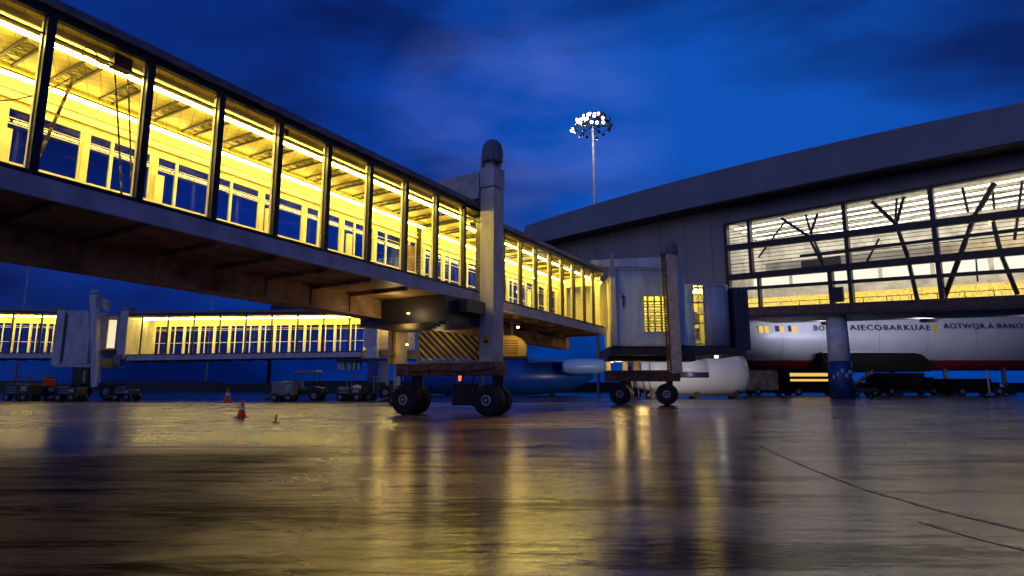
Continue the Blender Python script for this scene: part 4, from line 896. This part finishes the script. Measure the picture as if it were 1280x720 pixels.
# added fill lamps under the gallery, to brighten the aircraft
for u, en in ():
    c = TF(u, -3.5, ZM(u)-0.15); b = MB(); b.box((c[0]-0.3, c[1]-0.2, c[2]), (c[0]+0.3, c[1]+0.2, c[2]+0.12)); b.build('downlight', 'lamp_small', TM)
    point('downlight_lamp', TM, (c[0], c[1], c[2]-0.25), en, (0.95, 0.85, 0.9), 0.2)

for u, en in ((-3, 300), (5, 420), (13, 520), (22, 520)):  # added fill lamps aimed at the fuselage, in invented housings
    c = TF(u, -7.5, ZM(u)-0.1); b = MB(); b.box((c[0]-0.7, c[1]-0.15, c[2]-0.2), (c[0]+0.7, c[1]+0.15, c[2]+0.1)); b.build('fuselage_fill_housing', 'steel_grey', TM)
    area('fuselage_fill', TM.location, (c[0], c[1]+0.25, c[2]-0.1), 1.4, 0.3, en, (0.72, 0.75, 1.0), (radians(118), 0, 0), TM)
# ------------------------------------------------------------------ WHITE AIRLINER behind the columns
YP = 69.0; RP = 3.7; ZP = 6.3
AP = empty('airliner', (45, YP, 0), 'large white airliner with maroon belly parked beneath the lit terminal gallery', 'aircraft')
def fuselage(parent, x0, x1, y, zc, R, name, m, nose=5.0, a0=0, a1=2*pi, grow=0.0, tail=6.0):
    prof = []
    for k in range(9):
        t = k/8; prof.append((x0+nose*(1-cos(t*pi/2)), R*max(0.02, sin(t*pi/2))**0.75, -R*0.22*(1-t)))
    prof.append((x1-tail, R, 0))
    for k in range(1, 6): t = k/5; prof.append((x1-tail+tail*t, R*(1-0.6*t*t), R*0.3*t*t))
    n = 40; b = MB(); vs = []; 
    for (x, r, dz) in prof:
        for k in range(n+1):
            a = a0+(a1-a0)*k/n; vs.append((x, y-sin(a)*(r+grow), zc+dz+cos(a)*(r+grow)))
    fs = [(j*(n+1)+k, j*(n+1)+k+1, (j+1)*(n+1)+k+1, (j+1)*(n+1)+k) for j in range(len(prof)-1) for k in range(n)]
    b.add(vs, fs, smooth=True); return b.build(name, m, parent)
fuselage(AP, 22.5, 105, YP, ZP, RP, 'fuselage', 'white', nose=6)
zs = at(1100, 450, YP-3)[2]; aa = math.acos((zs-ZP)/RP)
fuselage(AP, 22.4, 105, YP, ZP, RP, 'belly_paint', 'maroon', nose=6, a0=aa, a1=2*pi-aa, grow=0.02)
for k in range(9):
    x = 29+k*5.2; b = MB(); b.lathe((x, YP, ZP), (x+0.05, YP, ZP), [(0, RP+0.006), (1, RP+0.006)], 64, cap=False); b.build('panel_seam', 'eq_grey', AP)
# titles on the fuselage side
def text_on(parent, s, px, py, size, Rr=RP, sx=1.0):
    zt_ = at(px, py, YP-3.4)[2]; a = math.acos(max(-1, min(1, (zt_-ZP)/Rr)))
    y = YP-sin(a)*(Rr+0.12); z = ZP+cos(a)*(Rr+0.12)
    cu = bpy.data.curves.new('lettering', 'FONT'); cu.body = s; cu.size = size; cu.extrude = 0.01; cu.align_x = 'LEFT'; cu.align_y = 'CENTER'; cu.offset = 0.012; cu.space_character = 1.22
    to = bpy.data.objects.new('tmp', cu); COL.objects.link(to); bpy.context.view_layer.update()
    me = bpy.data.meshes.new_from_object(to.evaluated_get(bpy.context.evaluated_depsgraph_get())); bpy.data.objects.remove(to)
    o = bpy.data.objects.new('lettering', me); COL.objects.link(o); me.materials.clear(); me.materials.append(M['ink'])
    o.parent = parent; x = at(px, py, y)[0]; o.location = (x-parent.location[0], y-parent.location[1], z); o.rotation_euler = (a, 0, 0); o.scale = (sx, 1, 1)
    return o
text_on(AP, 'BOR', 1017, 411, 0.82)
text_on(AP, 'AIECOBARKUAE', 1063, 410.5, 0.82, sx=1.24)
text_on(AP, 'AOTWQR.A.BANOL', 1180, 408.5, 0.80, sx=1.08)
def skin_box(parent, px0, px1, py, hh, name, m, prot=0.03):
    zt_ = at(px0, py, YP-3.4)[2]; a = math.acos(max(-1, min(1, (zt_-ZP)/RP))); y = YP-sin(a)*RP; z = ZP+cos(a)*RP
    x0, x1 = at(px0, py, y)[0], at(px1, py, y)[0]; tx, tz = (cos(a), sin(a))
    ny, nz_ = -sin(a), cos(a); b = MB()
    vs = []
    for x in (x0, x1):
        for s_ in (-0.05, prot):
            for q in (-hh/2, hh/2):
                vs.append((x, y+ny*s_+(cos(a))*q, z+nz_*s_+sin(a)*q))
    b.hexa(vs); return b.build(name, m, parent)
M['lit_win'] = glow('lit_cockpit_window', (1.0, 0.62, 0.15), 0.9)
for a_, b__ in ((949, 954), (956, 961), (975, 980), (990, 996)): skin_box(AP, a_, b__, 412, 0.7, 'cockpit_window', 'lit_win')
for a_, b__ in ((969, 974), (985, 989)): skin_box(AP, a_, b__, 411, 0.65, 'cockpit_window', 'ink')
skin_box(AP, 1167, 1172, 411, 1.0, 'door_placard', 'yellow')
# belly fairing, wing stub root, gear
fb = MB(); x0 = at(1060, 440, 65)[0]; x1 = at(1140, 440, 65)[0]; x2 = at(1170, 458, 65)[0]; z0, z1 = at(1100, 462, 64.5)[2], at(1100, 441, 64.5)[2]
fb.prism([(x0-3, z0-0.3), (x0-3, z1), (x1, z1), (x1+0.8, z1-0.15), (x2, z0+0.2), (x2-1.0, z0-0.2)], 64.6, 67); fb.build('belly_fairing', 'matte', AP, bevel=0.1)
MB().box((x0-3, 64.4, z1), (x1, 65.2, z1+0.12)).build('wing_root_edge', 'white', AP)
for px in (1116, 1182, 1255):
    q = at(px, 470, 68); g = MB(); g.tube((q[0], 68, 0.5), (q[0], 68, 3.2), 0.22); g.build('landing_gear', 'eq_grey', AP)
    for dx in (-0.6, 0.6):
        MB().lathe((q[0]+dx, 67.7, 0.6), (q[0]+dx, 68.3, 0.6), [(0, 0.5), (0.1, 0.6), (0.9, 0.6), (1, 0.5)], 20).build('wheel', 'rubber', AP)

# ------------------------------------------------------------------ jet engine pod under the cab
YE = 45.0
ce = at(870, 469, YE+1.6); JE = empty('jet_engine', (ce[0], YE+1.6, 0), 'pale jet engine nacelle on the apron beneath the boarding cab', 'engine')
xe0, xe1 = at(798, 469, YE)[0], at(939, 469, YE)[0]; Re = 1.55; zc_ = ce[2]+0.05
nc = MB(); ln = xe1-xe0
nc.lathe((xe0, YE+1.6, zc_), (xe1, YE+1.6, zc_), [(0, Re*0.62), (0.12, Re*0.80), (0.35, Re*0.97), (0.6, Re), (0.88, Re*0.97), (0.97, Re*0.88), (1.0, Re*0.80), (0.97, Re*0.70), (0.85, Re*0.66)], 48, cap=True)
nc.build('nacelle', 'white', JE)
fan = MB(); fan.lathe((xe1-0.35, YE+1.6, zc_), (xe1-0.05, YE+1.6, zc_), [(0, 0.3), (0.6, 0.2), (1, 0.02)], 20)
for k in range(20):
    a = 2*pi*k/20; fan.add([(xe1-0.4, YE+1.6+0.25*cos(a), zc_+0.25*sin(a)), (xe1-0.3, YE+1.6+0.25*cos(a+.2), zc_+0.25*sin(a+.2)), (xe1-0.3, YE+1.6+1.0*cos(a+.25), zc_+1.0*sin(a+.25)), (xe1-0.45, YE+1.6+1.0*cos(a), zc_+1.0*sin(a))], [(0, 1, 2, 3)])
fan.build('fan', 'steel_dark', JE)
lip = MB(); lip.lathe((xe1-0.30, YE+1.6, zc_), (xe1+0.01, YE+1.6, zc_), [(0, Re*0.945), (0.5, Re*0.915), (1.0, Re*0.82)], 48, cap=False); lip.build('intake_lip', 'rim', JE)
def nac_panel(pa, pb, ya, yb, m, name='cowl_panel', pr=0.03):
    b = MB(); x0, x1 = at(pa, 460, YE)[0], at(pb, 460, YE)[0]; z1_, z0_ = at(pa, ya, YE)[2], at(pa, yb, YE)[2]
    n = 6; vs = []
    for x in (x0, x1):
        for k in range(n+1):
            z = z0_+(z1_-z0_)*k/n; c = max(-0.98, min(0.98, (z-zc_)/Re)); yy = YE+1.6-Re*sqrt(1-c*c)-pr; vs.append((x, yy, z))
    b.add(vs, [(k, k+1, n+1+k+1, n+1+k) for k in range(n)], smooth=True); o = b.build(name, m, JE); md = o.modifiers.new('t', 'SOLIDIFY'); md.thickness = 0.02
nac_panel(802, 812, 449, 463, 'white'); nac_panel(813, 838, 449, 463, 'white'); nac_panel(850, 886, 449, 464, 'white'); nac_panel(850, 886, 465, 472, 'ink', 'stripe')
cr2 = MB()
for px in (815, 870, 920):
    q = at(px, 490, YE+1); cr2.box((q[0]-0.15, YE+0.7, 0.0), (q[0]+0.15, YE+2.4, 0.75))
cr2.box((xe0+0.8, YE+0.8, 0.15), (xe1-0.8, YE+1.0, 0.35)); cr2.build('cradle', 'black', JE)

# ------------------------------------------------------------------ BLUE AIRCRAFT in the background
YB = 60.0
BA = empty('airliner', (at(640, 480, YB)[0], YB, 0), 'deep blue aircraft in the background, seen between the two wheel carriages', 'aircraft')
zc_b = at(640, 471, YB)[2]; Rb = 1.75
bb = MB(); xb0_, xb1_ = at(505, 470, YB)[0], at(742, 470, YB)[0]
bb.lathe((xb0_, YB, zc_b), (xb1_, YB, zc_b), [(0, 0.3), (0.04, Rb*0.6), (0.12, Rb*0.9), (0.25, Rb), (0.68, Rb), (0.85, Rb*0.8), (0.95, Rb*0.45), (1, 0.1)], 40); bb.build('fuselage', 'blue_paint', BA)
ne = MB(); x0, x1 = at(703, 458, 56)[0], at(756, 458, 56)[0]; zn = at(730, 458, 56)[2]
ne.lathe((x0, 56, zn), (x1, 56, zn), [(0, 0.35), (0.05, 0.60), (0.3, 0.72), (0.8, 0.70), (0.97, 0.6), (1, 0.5)], 32); ne.build('engine', 'pale_blue', BA)
pw = MB(); pw.hexa([(x0-3, 56.1, zn+0.35), (x0-3, 56.1, zn+0.65), (x0-3.5, 59, zn+0.35), (x0-3.5, 59, zn+0.7), (x0+1.6, 55.9, zn+0.45), (x0+1.6, 55.9, zn+0.6), (x0+1, 59, zn+0.4), (x0+1, 59, zn+0.65)]); pw.build('wing', 'blue_paint', BA)
for px in (560, 690):
    q = at(px, 485, YB); g = MB(); g.tube((q[0], YB, 0.4), (q[0], YB, 0.9), 0.12); g.lathe((q[0], YB-0.25, 0.42), (q[0], YB+0.25, 0.42), [(0, 0.35), (0.15, 0.42), (0.85, 0.42), (1, 0.35)], 18); g.build('landing_gear', 'rubber', BA)

# ------------------------------------------------------------------ light masts
def mast(px, pyt, Y, label, lit=True, group=None, wide=5.4):
    x, _, z = at(px, pyt, Y); r = empty('light_mast', (x, Y, 0), label, 'light mast', group)
    MB().lathe((x, Y, 0), (x, Y, z), [(0, 0.24), (1, 0.15)], 16).build('pole', 'steel_grey', r)
    return r, x, z
mr_, mx_, mz_ = mast(741, 158, 85.0, 'tall floodlight mast blazing white above the terminal roof')
rg = MB()
for (rr, dz) in ((2.6, 0.0), (2.0, 1.0)):
    for k in range(24):
        a, b = 2*pi*k/24, 2*pi*(k+1)/24; rg._bar((mx_+rr*cos(a), 85+rr*sin(a), mz_+dz), (mx_+rr*cos(b), 85+rr*sin(b), mz_+dz), 0.1, 0.1)
    for k in range(6): a = pi*k/3; rg._bar((mx_, 85, mz_+dz), (mx_+rr*cos(a), 85+rr*sin(a), mz_+dz), 0.1, 0.1)
rg.build('ring_frame', 'black', mr_)
for lv, (rr, dz, n) in enumerate(((2.6, -0.2, 22), (2.0, 0.7, 18), (1.1, 1.4, 12))):
    for k in range(n):
        a = 2*pi*(k+0.5*lv)/n; cx_, cy_ = mx_+rr*cos(a), 85+rr*sin(a); z = mz_+dz+random.uniform(-.4, .4); rr_ = random.uniform(-.3, .3); cx_ += rr_; cy_ -= rr_
        d_ = unit((cos(a)+random.uniform(-.4, .4), sin(a)-0.35, -0.5+random.uniform(-.3, .3))); f = MB()
        f.lathe((cx_, cy_, z), (cx_+d_[0]*0.42, cy_+d_[1]*0.42, z+d_[2]*0.42), [(0, 0.10), (0.3, 0.17), (1, 0.24)], 10); fo = f.build('floodlight', 'black', mr_)
        e2 = MB(); e2.lathe((cx_+d_[0]*0.425, cy_+d_[1]*0.425, z+d_[2]*0.425), (cx_+d_[0]*0.45, cy_+d_[1]*0.45, z+d_[2]*0.45), [(0, 0.23), (1, 0.20)], 10)
        e2.build('lens', 'lamp_white' if cos(a) < 0.6 else 'eq_grey', fo)
point('mast_light', mr_, (mx_-1.2, 82, mz_-0.8), 900, (1, 0.86, 0.7), 0.8)
for px, pt_, Yq, lb in ((41, 300, 120, 'thin distant light mast left of the long bridge underside'), (268, 350, 120, 'thin distant light mast above the far glazed bridge')):
    r, x, z = mast(px, pt_, Yq, lb)
    f = MB(); f.box((x-1.2, Yq-0.2, z), (x+1.2, Yq+0.2, z+0.5)); f.build('lamp_head', 'steel_grey', r)

# ------------------------------------------------------------------ hangar and perimeter wall far behind
hg = empty('hangar', (at(405, 480, 95)[0], 95, 0), 'dark low hangar roof far behind the distant glazed bridge', 'building')
x0, x1 = at(325, 480, 95)[0], at(520, 480, 95)[0]
pr = [(x0, 0), (x0, at(330, 392, 95)[2]), (at(345, 370, 95)[0], at(345, 372, 95)[2]), (x1, at(480, 389, 95)[2]), (x1, 0)]
# keep it open below: roof wedge on posts
pr = [(x0, at(330, 400, 95)[2]), (at(345, 371, 95)[0], at(345, 371, 95)[2]), (x1, at(480, 388, 95)[2]), (x1, at(480, 400, 95)[2])]
MB().prism(pr, 95, 110).build('roof', 'soffit', hg)
for px in (335, 500):
    q = at(px, 480, 96); MB().tube((q[0], 96, 0), (q[0], 96, pr[0][1]), 0.3).build('post', 'soffit', hg)
pw_ = MB()
for k in range(40):
    x = -150+k*9; h_ = 1.2+0.5*random.random(); pw_.box((x, 90, 0), (x+8.97, 90.4, h_))
tag(pw_.build('perimeter_wall', 'black'), 'low black perimeter wall running along the horizon', 'wall')

# ------------------------------------------------------------------ cones and small things on the apron
def cone(px, py, Y, hgt, label):
    x = at(px, py, Y)[0]; r = empty('traffic_cone', (x, Y, 0), label, 'traffic cone', 'red traffic cones on the apron')
    s = hgt/0.75
    MB().box((x-0.24*s, Y-0.24*s, 0.0), (x+0.24*s, Y+0.24*s, 0.05*s)).build('base', 'cone', r, bevel=0.01)
    MB().lathe((x, Y, 0.05*s), (x, Y, hgt), [(0, 0.19*s), (0.1, 0.17*s), (0.92, 0.05*s), (1, 0.03*s)], 20).build('body', 'cone', r)
    MB().lathe((x, Y, 0.36*s), (x, Y, 0.5*s), [(0, 0.128*s), (1, 0.098*s)], 20, cap=False).build('band', 'cone_white', r)
    return r
cone(302, 521, 18.6, 0.50, 'nearer and larger red traffic cone standing on the lit wet apron')
cone(284, 502, 36.0, 0.80, 'small farther red traffic cone with pale band near the dark far strip')
x, y = gpt(345, 519+10)
mk = MB(); mk.lathe((x, y, 0), (x, y, 0.22), [(0, 0.10), (0.15, 0.09), (0.2, 0.03), (0.85, 0.025), (1, 0.05)], 12); tag(mk.build('apron_marker', 'yellow'), 'tiny amber edge marker on the wet apron', 'marker')

# ------------------------------------------------------------------ ground vehicles and carts (dark, far)
def gwheel(parent, x, y, r=0.3): 
    t = MB().lathe((x, y-0.12, r), (x, y+0.12, r), [(0, r*0.85), (0.1, r), (0.9, r), (1, r*0.85)], 20).build('wheel', 'rubber', parent)
    MB().lathe((x, y-0.14, r), (x, y-0.122, r), [(0, r*0.5), (1, r*0.45)], 16).build('rim', 'eq_grey', t)
def tug(px, Y, label, wd=2.7, canopy=True):
    x = at(px, 495, Y)[0]; r = empty('baggage_tug', (x, Y, 0), label, 'tug')
    MB().prism([(x-wd/2, 0.35), (x-wd/2, 0.95), (x-wd*0.15, 1.0), (x-wd*0.1, 0.7), (x+wd*0.15, 0.7), (x+wd*0.2, 0.95), (x+wd/2, 0.8), (x+wd/2, 0.35)], Y, Y+1.3).build('body', 'black', r, bevel=0.04)
    for sx in (-0.33, 0.33):
        for dy in (0.0, 1.3): gwheel(r, x+wd*sx, Y+dy, 0.32)
    MB().box((x-0.1, Y+0.3, 0.7), (x+0.3, Y+1.0, 0.85)).box((x-0.25, Y+0.3, 0.7), (x-0.12, Y+1.0, 1.25)).build('seat', 'eq_grey', r)
    if canopy:
        MB().prism([(x-0.5, 1.70), (x-0.4, 1.86), (x+0.85, 1.90), (x+0.95, 1.80), (x+0.9, 1.70)], Y+0.05, Y+1.25).build('canopy', 'eq_grey', r, bevel=0.02)
        for dx in (-0.4, 0.8):
            for dy in (0.12, 1.18): MB().tube((x+dx, Y+dy, 0.8), (x+dx, Y+dy, 1.72), 0.03, n=8).build('canopy_post', 'black', r)
    MB().lathe((x+wd/2, Y+0.2, 0.65), (x+wd/2+0.03, Y+0.2, 0.65), [(0, 0.09), (1, 0.08)], 12).build('headlight', 'rim', r)
    MB().lathe((x+wd/2, Y+1.1, 0.65), (x+wd/2+0.03, Y+1.1, 0.65), [(0, 0.09), (1, 0.08)], 12).build('headlight', 'rim', r)
    return r
tug(375, 38.5, 'dark baggage tug with a roof canopy, parked below the far glazed bridge')
def power_cart(px, Y, label, h_=0.95, m='black', wd=1.6, cat='ground power cart', red=False):
    x = at(px, 495, Y)[0]; r = empty('ground_power_cart', (x, Y, 0), label, cat)
    MB().box((x-wd/2, Y, 0.35), (x+wd/2, Y+1.0, 0.35+h_)).build('housing', m, r, bevel=0.05)
    for k in range(3): MB().box((x-wd/2+0.15, Y-0.015, 0.5+k*0.16), (x-wd/2+0.75, Y-0.003, 0.58+k*0.16)).build('louvre', 'eq_grey', r)
    MB().box((x+wd*0.15, Y-0.02, 0.35+h_*0.4), (x+wd*0.38, Y-0.003, 0.35+h_*0.8)).build('control_panel', 'rim', r)
    MB()._bar((x-wd/2, Y+0.5, 0.4), (x-wd/2-0.8, Y+0.5, 0.2), 0.06, 0.06) if False else None
    db_ = MB(); db_._bar((x-wd/2, Y+0.5, 0.4), (x-wd/2-0.8, Y+0.5, 0.22), 0.07, 0.07); db_.build('drawbar', 'eq_grey', r)
    for sx in (-0.32, 0.32):
        for dy in (0.02, 1.0): gwheel(r, x+wd*sx, Y+dy, 0.24)
    if red: MB().box((x-0.25, Y-0.05, 0.35+h_), (x+0.2, Y+0.5, 0.35+h_+0.55)).build('extinguisher_box', 'cone', r, bevel=0.04)
    return r
power_cart(352, 37.6, 'grey-white louvred power cart coupled left of the canopied tug', 0.85, 'eq_grey', 1.3)
power_cart(436, 38.5, 'low black power cart just left of the far bridge legs', 0.45)
power_cart(500, 30.0, 'black power cart behind the left wheels of the near carriage', 0.6, wd=1.0)
power_cart(20, 38.0, 'black power cart at the left edge under the distant bridge', 0.7)
power_cart(55, 39.5, 'black power cart with a red box on top under the distant left bridge', 0.55, red=True)
power_cart(82, 37.2, 'black power cart in front of the distant lift mast carriage', 0.5, wd=1.2)
power_cart(152, 38.6, 'small dark cart right of the distant lift mast', 0.35, wd=1.1)

# baggage carts (open frames with bags), in a row at the far left
def bag_cart(px, Y, label):
    x = at(px, 495, Y)[0]; r = empty('baggage_cart', (x, Y, 0), label, 'baggage cart', 'baggage carts below the far bridges')
    MB().box((x-0.9, Y, 0.38), (x+0.9, Y+1.2, 0.46)).build('deck', 'black', r)
    f = MB()
    for dx in (-0.87, 0.87):
        for dy in (0.03, 1.17): f._bar((x+dx, Y+dy, 0.46), (x+dx, Y+dy, 1.55), 0.05, 0.05)
    f._bar((x-0.9, Y+0.03, 1.55), (x+0.9, Y+0.03, 1.55), 0.05, 0.05); f._bar((x-0.9, Y+1.17, 1.55), (x+0.9, Y+1.17, 1.55), 0.05, 0.05); f._bar((x-0.87, Y+0.03, 1.5), (x-0.87, Y+1.17, 1.5), 0.05, 0.05); f._bar((x+0.87, Y+0.03, 1.5), (x+0.87, Y+1.17, 1.5), 0.05, 0.05); f.build('frame', 'eq_grey', r)
    for sx in (-0.6, 0.6):
        for dy in (0.0, 1.2): gwheel(r, x+sx, Y+dy, 0.22)
    return x, r
def bag(x, y, z, w_, h_, m, label):
    o = MB().box((x-w_/2, y, z), (x+w_/2, y+0.35, z+h_)).box((x-0.1, y+0.14, z+h_), (x+0.1, y+0.2, z+h_+0.05)).build('suitcase', m, bevel=0.03)
    tag(o, label, 'suitcase')
xq, _ = bag_cart(35, 41.0, 'open-framed baggage cart left of the cart with the red box')
bag(xq-0.4, 41.2, 0.461, 0.55, 0.45, 'eq_grey', 'grey suitcase on the left of the far left baggage cart')
bag(xq+0.35, 41.2, 0.461, 0.6, 0.6, 'blue_wrap', 'blue suitcase on the right of the far left baggage cart')
xq, _ = bag_cart(450, 40.0, 'open-framed baggage cart beside the far bridge legs')
bag(xq-0.3, 40.2, 0.461, 0.5, 0.5, 'cone_white', 'white suitcase on the baggage cart beside the far bridge legs')

# under the gallery: service vehicles in silhouette, yellow-lit hold loader
def van(px, Y, w_, h_, m, label, stripe=False):
    x = at(px, 490, Y)[0]; r = empty('service_truck', (x, Y, 0), label, 'truck', 'service trucks under the gallery')
    MB().box((x-w_/2, Y, 0.5), (x+w_*0.22, Y+2.2, h_)).build('box_body', m, r, bevel=0.04)
    MB().prism([(x+w_*0.24, 0.5), (x+w_*0.24, h_*0.8), (x+w_*0.38, h_*0.8), (x+w_*0.47, h_*0.5), (x+w_*0.5, h_*0.45), (x+w_*0.5, 0.5)], Y+0.1, Y+2.1).build('cab', m, r, bevel=0.05)
    MB().prism([(x+w_*0.37, h_*0.52), (x+w_*0.37, h_*0.75), (x+w_*0.385, h_*0.75), (x+w_*0.455, h_*0.52)], Y+0.07, Y+0.095).build('side_window', 'pale_blue', r)
    MB().box((x-w_/2, Y+0.2, 0.35), (x+w_/2, Y+2.0, 0.5)).build('chassis', 'black', r)
    for sx in (-0.3, 0.34):
        for dy in (0.12, 2.1): gwheel(r, x+w_*sx, Y+dy, 0.42)
    if stripe:
        q = MB(); q.box((x-w_*0.42, Y-0.03, h_*0.70), (x+w_*0.18, Y-0.003, h_*0.82)).box((x-w_*0.42, Y-0.03, h_*0.52), (x+w_*0.18, Y-0.003, h_*0.60)); q.build('lit_panel', M['lit_win'], r)
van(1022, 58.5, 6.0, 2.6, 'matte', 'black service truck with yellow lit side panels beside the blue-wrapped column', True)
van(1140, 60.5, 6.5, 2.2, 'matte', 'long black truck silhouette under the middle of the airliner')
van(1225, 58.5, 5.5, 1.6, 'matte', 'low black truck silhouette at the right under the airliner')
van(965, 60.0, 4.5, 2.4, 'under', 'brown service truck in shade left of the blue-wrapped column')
ld_ = at(1078, 490, 55)[0]; be = empty('belt_loader', (ld_, 55, 0), 'belt loader with raised conveyor right of the blue-wrapped column', 'belt loader')
q = MB(); q._bar((ld_-1.4, 55, 0.7), (ld_+1.0, 55, 2.0), 0.7, 0.18); q.build('conveyor', 'rust', be); MB().box((ld_-1.2, 54.6, 0.35), (ld_+1.2, 55.6, 0.7)).build('chassis', 'rust', be, bevel=0.04)
for sx in (-0.8, 0.8):
    for dy in (54.55, 55.6): gwheel(be, ld_+sx, dy, 0.28)
q = MB(); q._bar((ld_-1.1, 54.6, 0.8), (ld_+0.9, 54.6, 2.3), 0.05, 0.05); q.build('handrail', 'beige', be)
pst = at(1236, 482, 50); r = empty('bollard', (pst[0], 50, 0), 'thin pale post standing under the right end of the gallery', 'post')
MB().tube((pst[0], 50, 0), (pst[0], 50, at(1236, 462, 50)[2]), 0.07, n=12).build('post', 'cream_trim', r); MB().box((pst[0]-0.35, 49.7, 0), (pst[0]+0.35, 50.3, 0.15)).build('base', 'black', r)
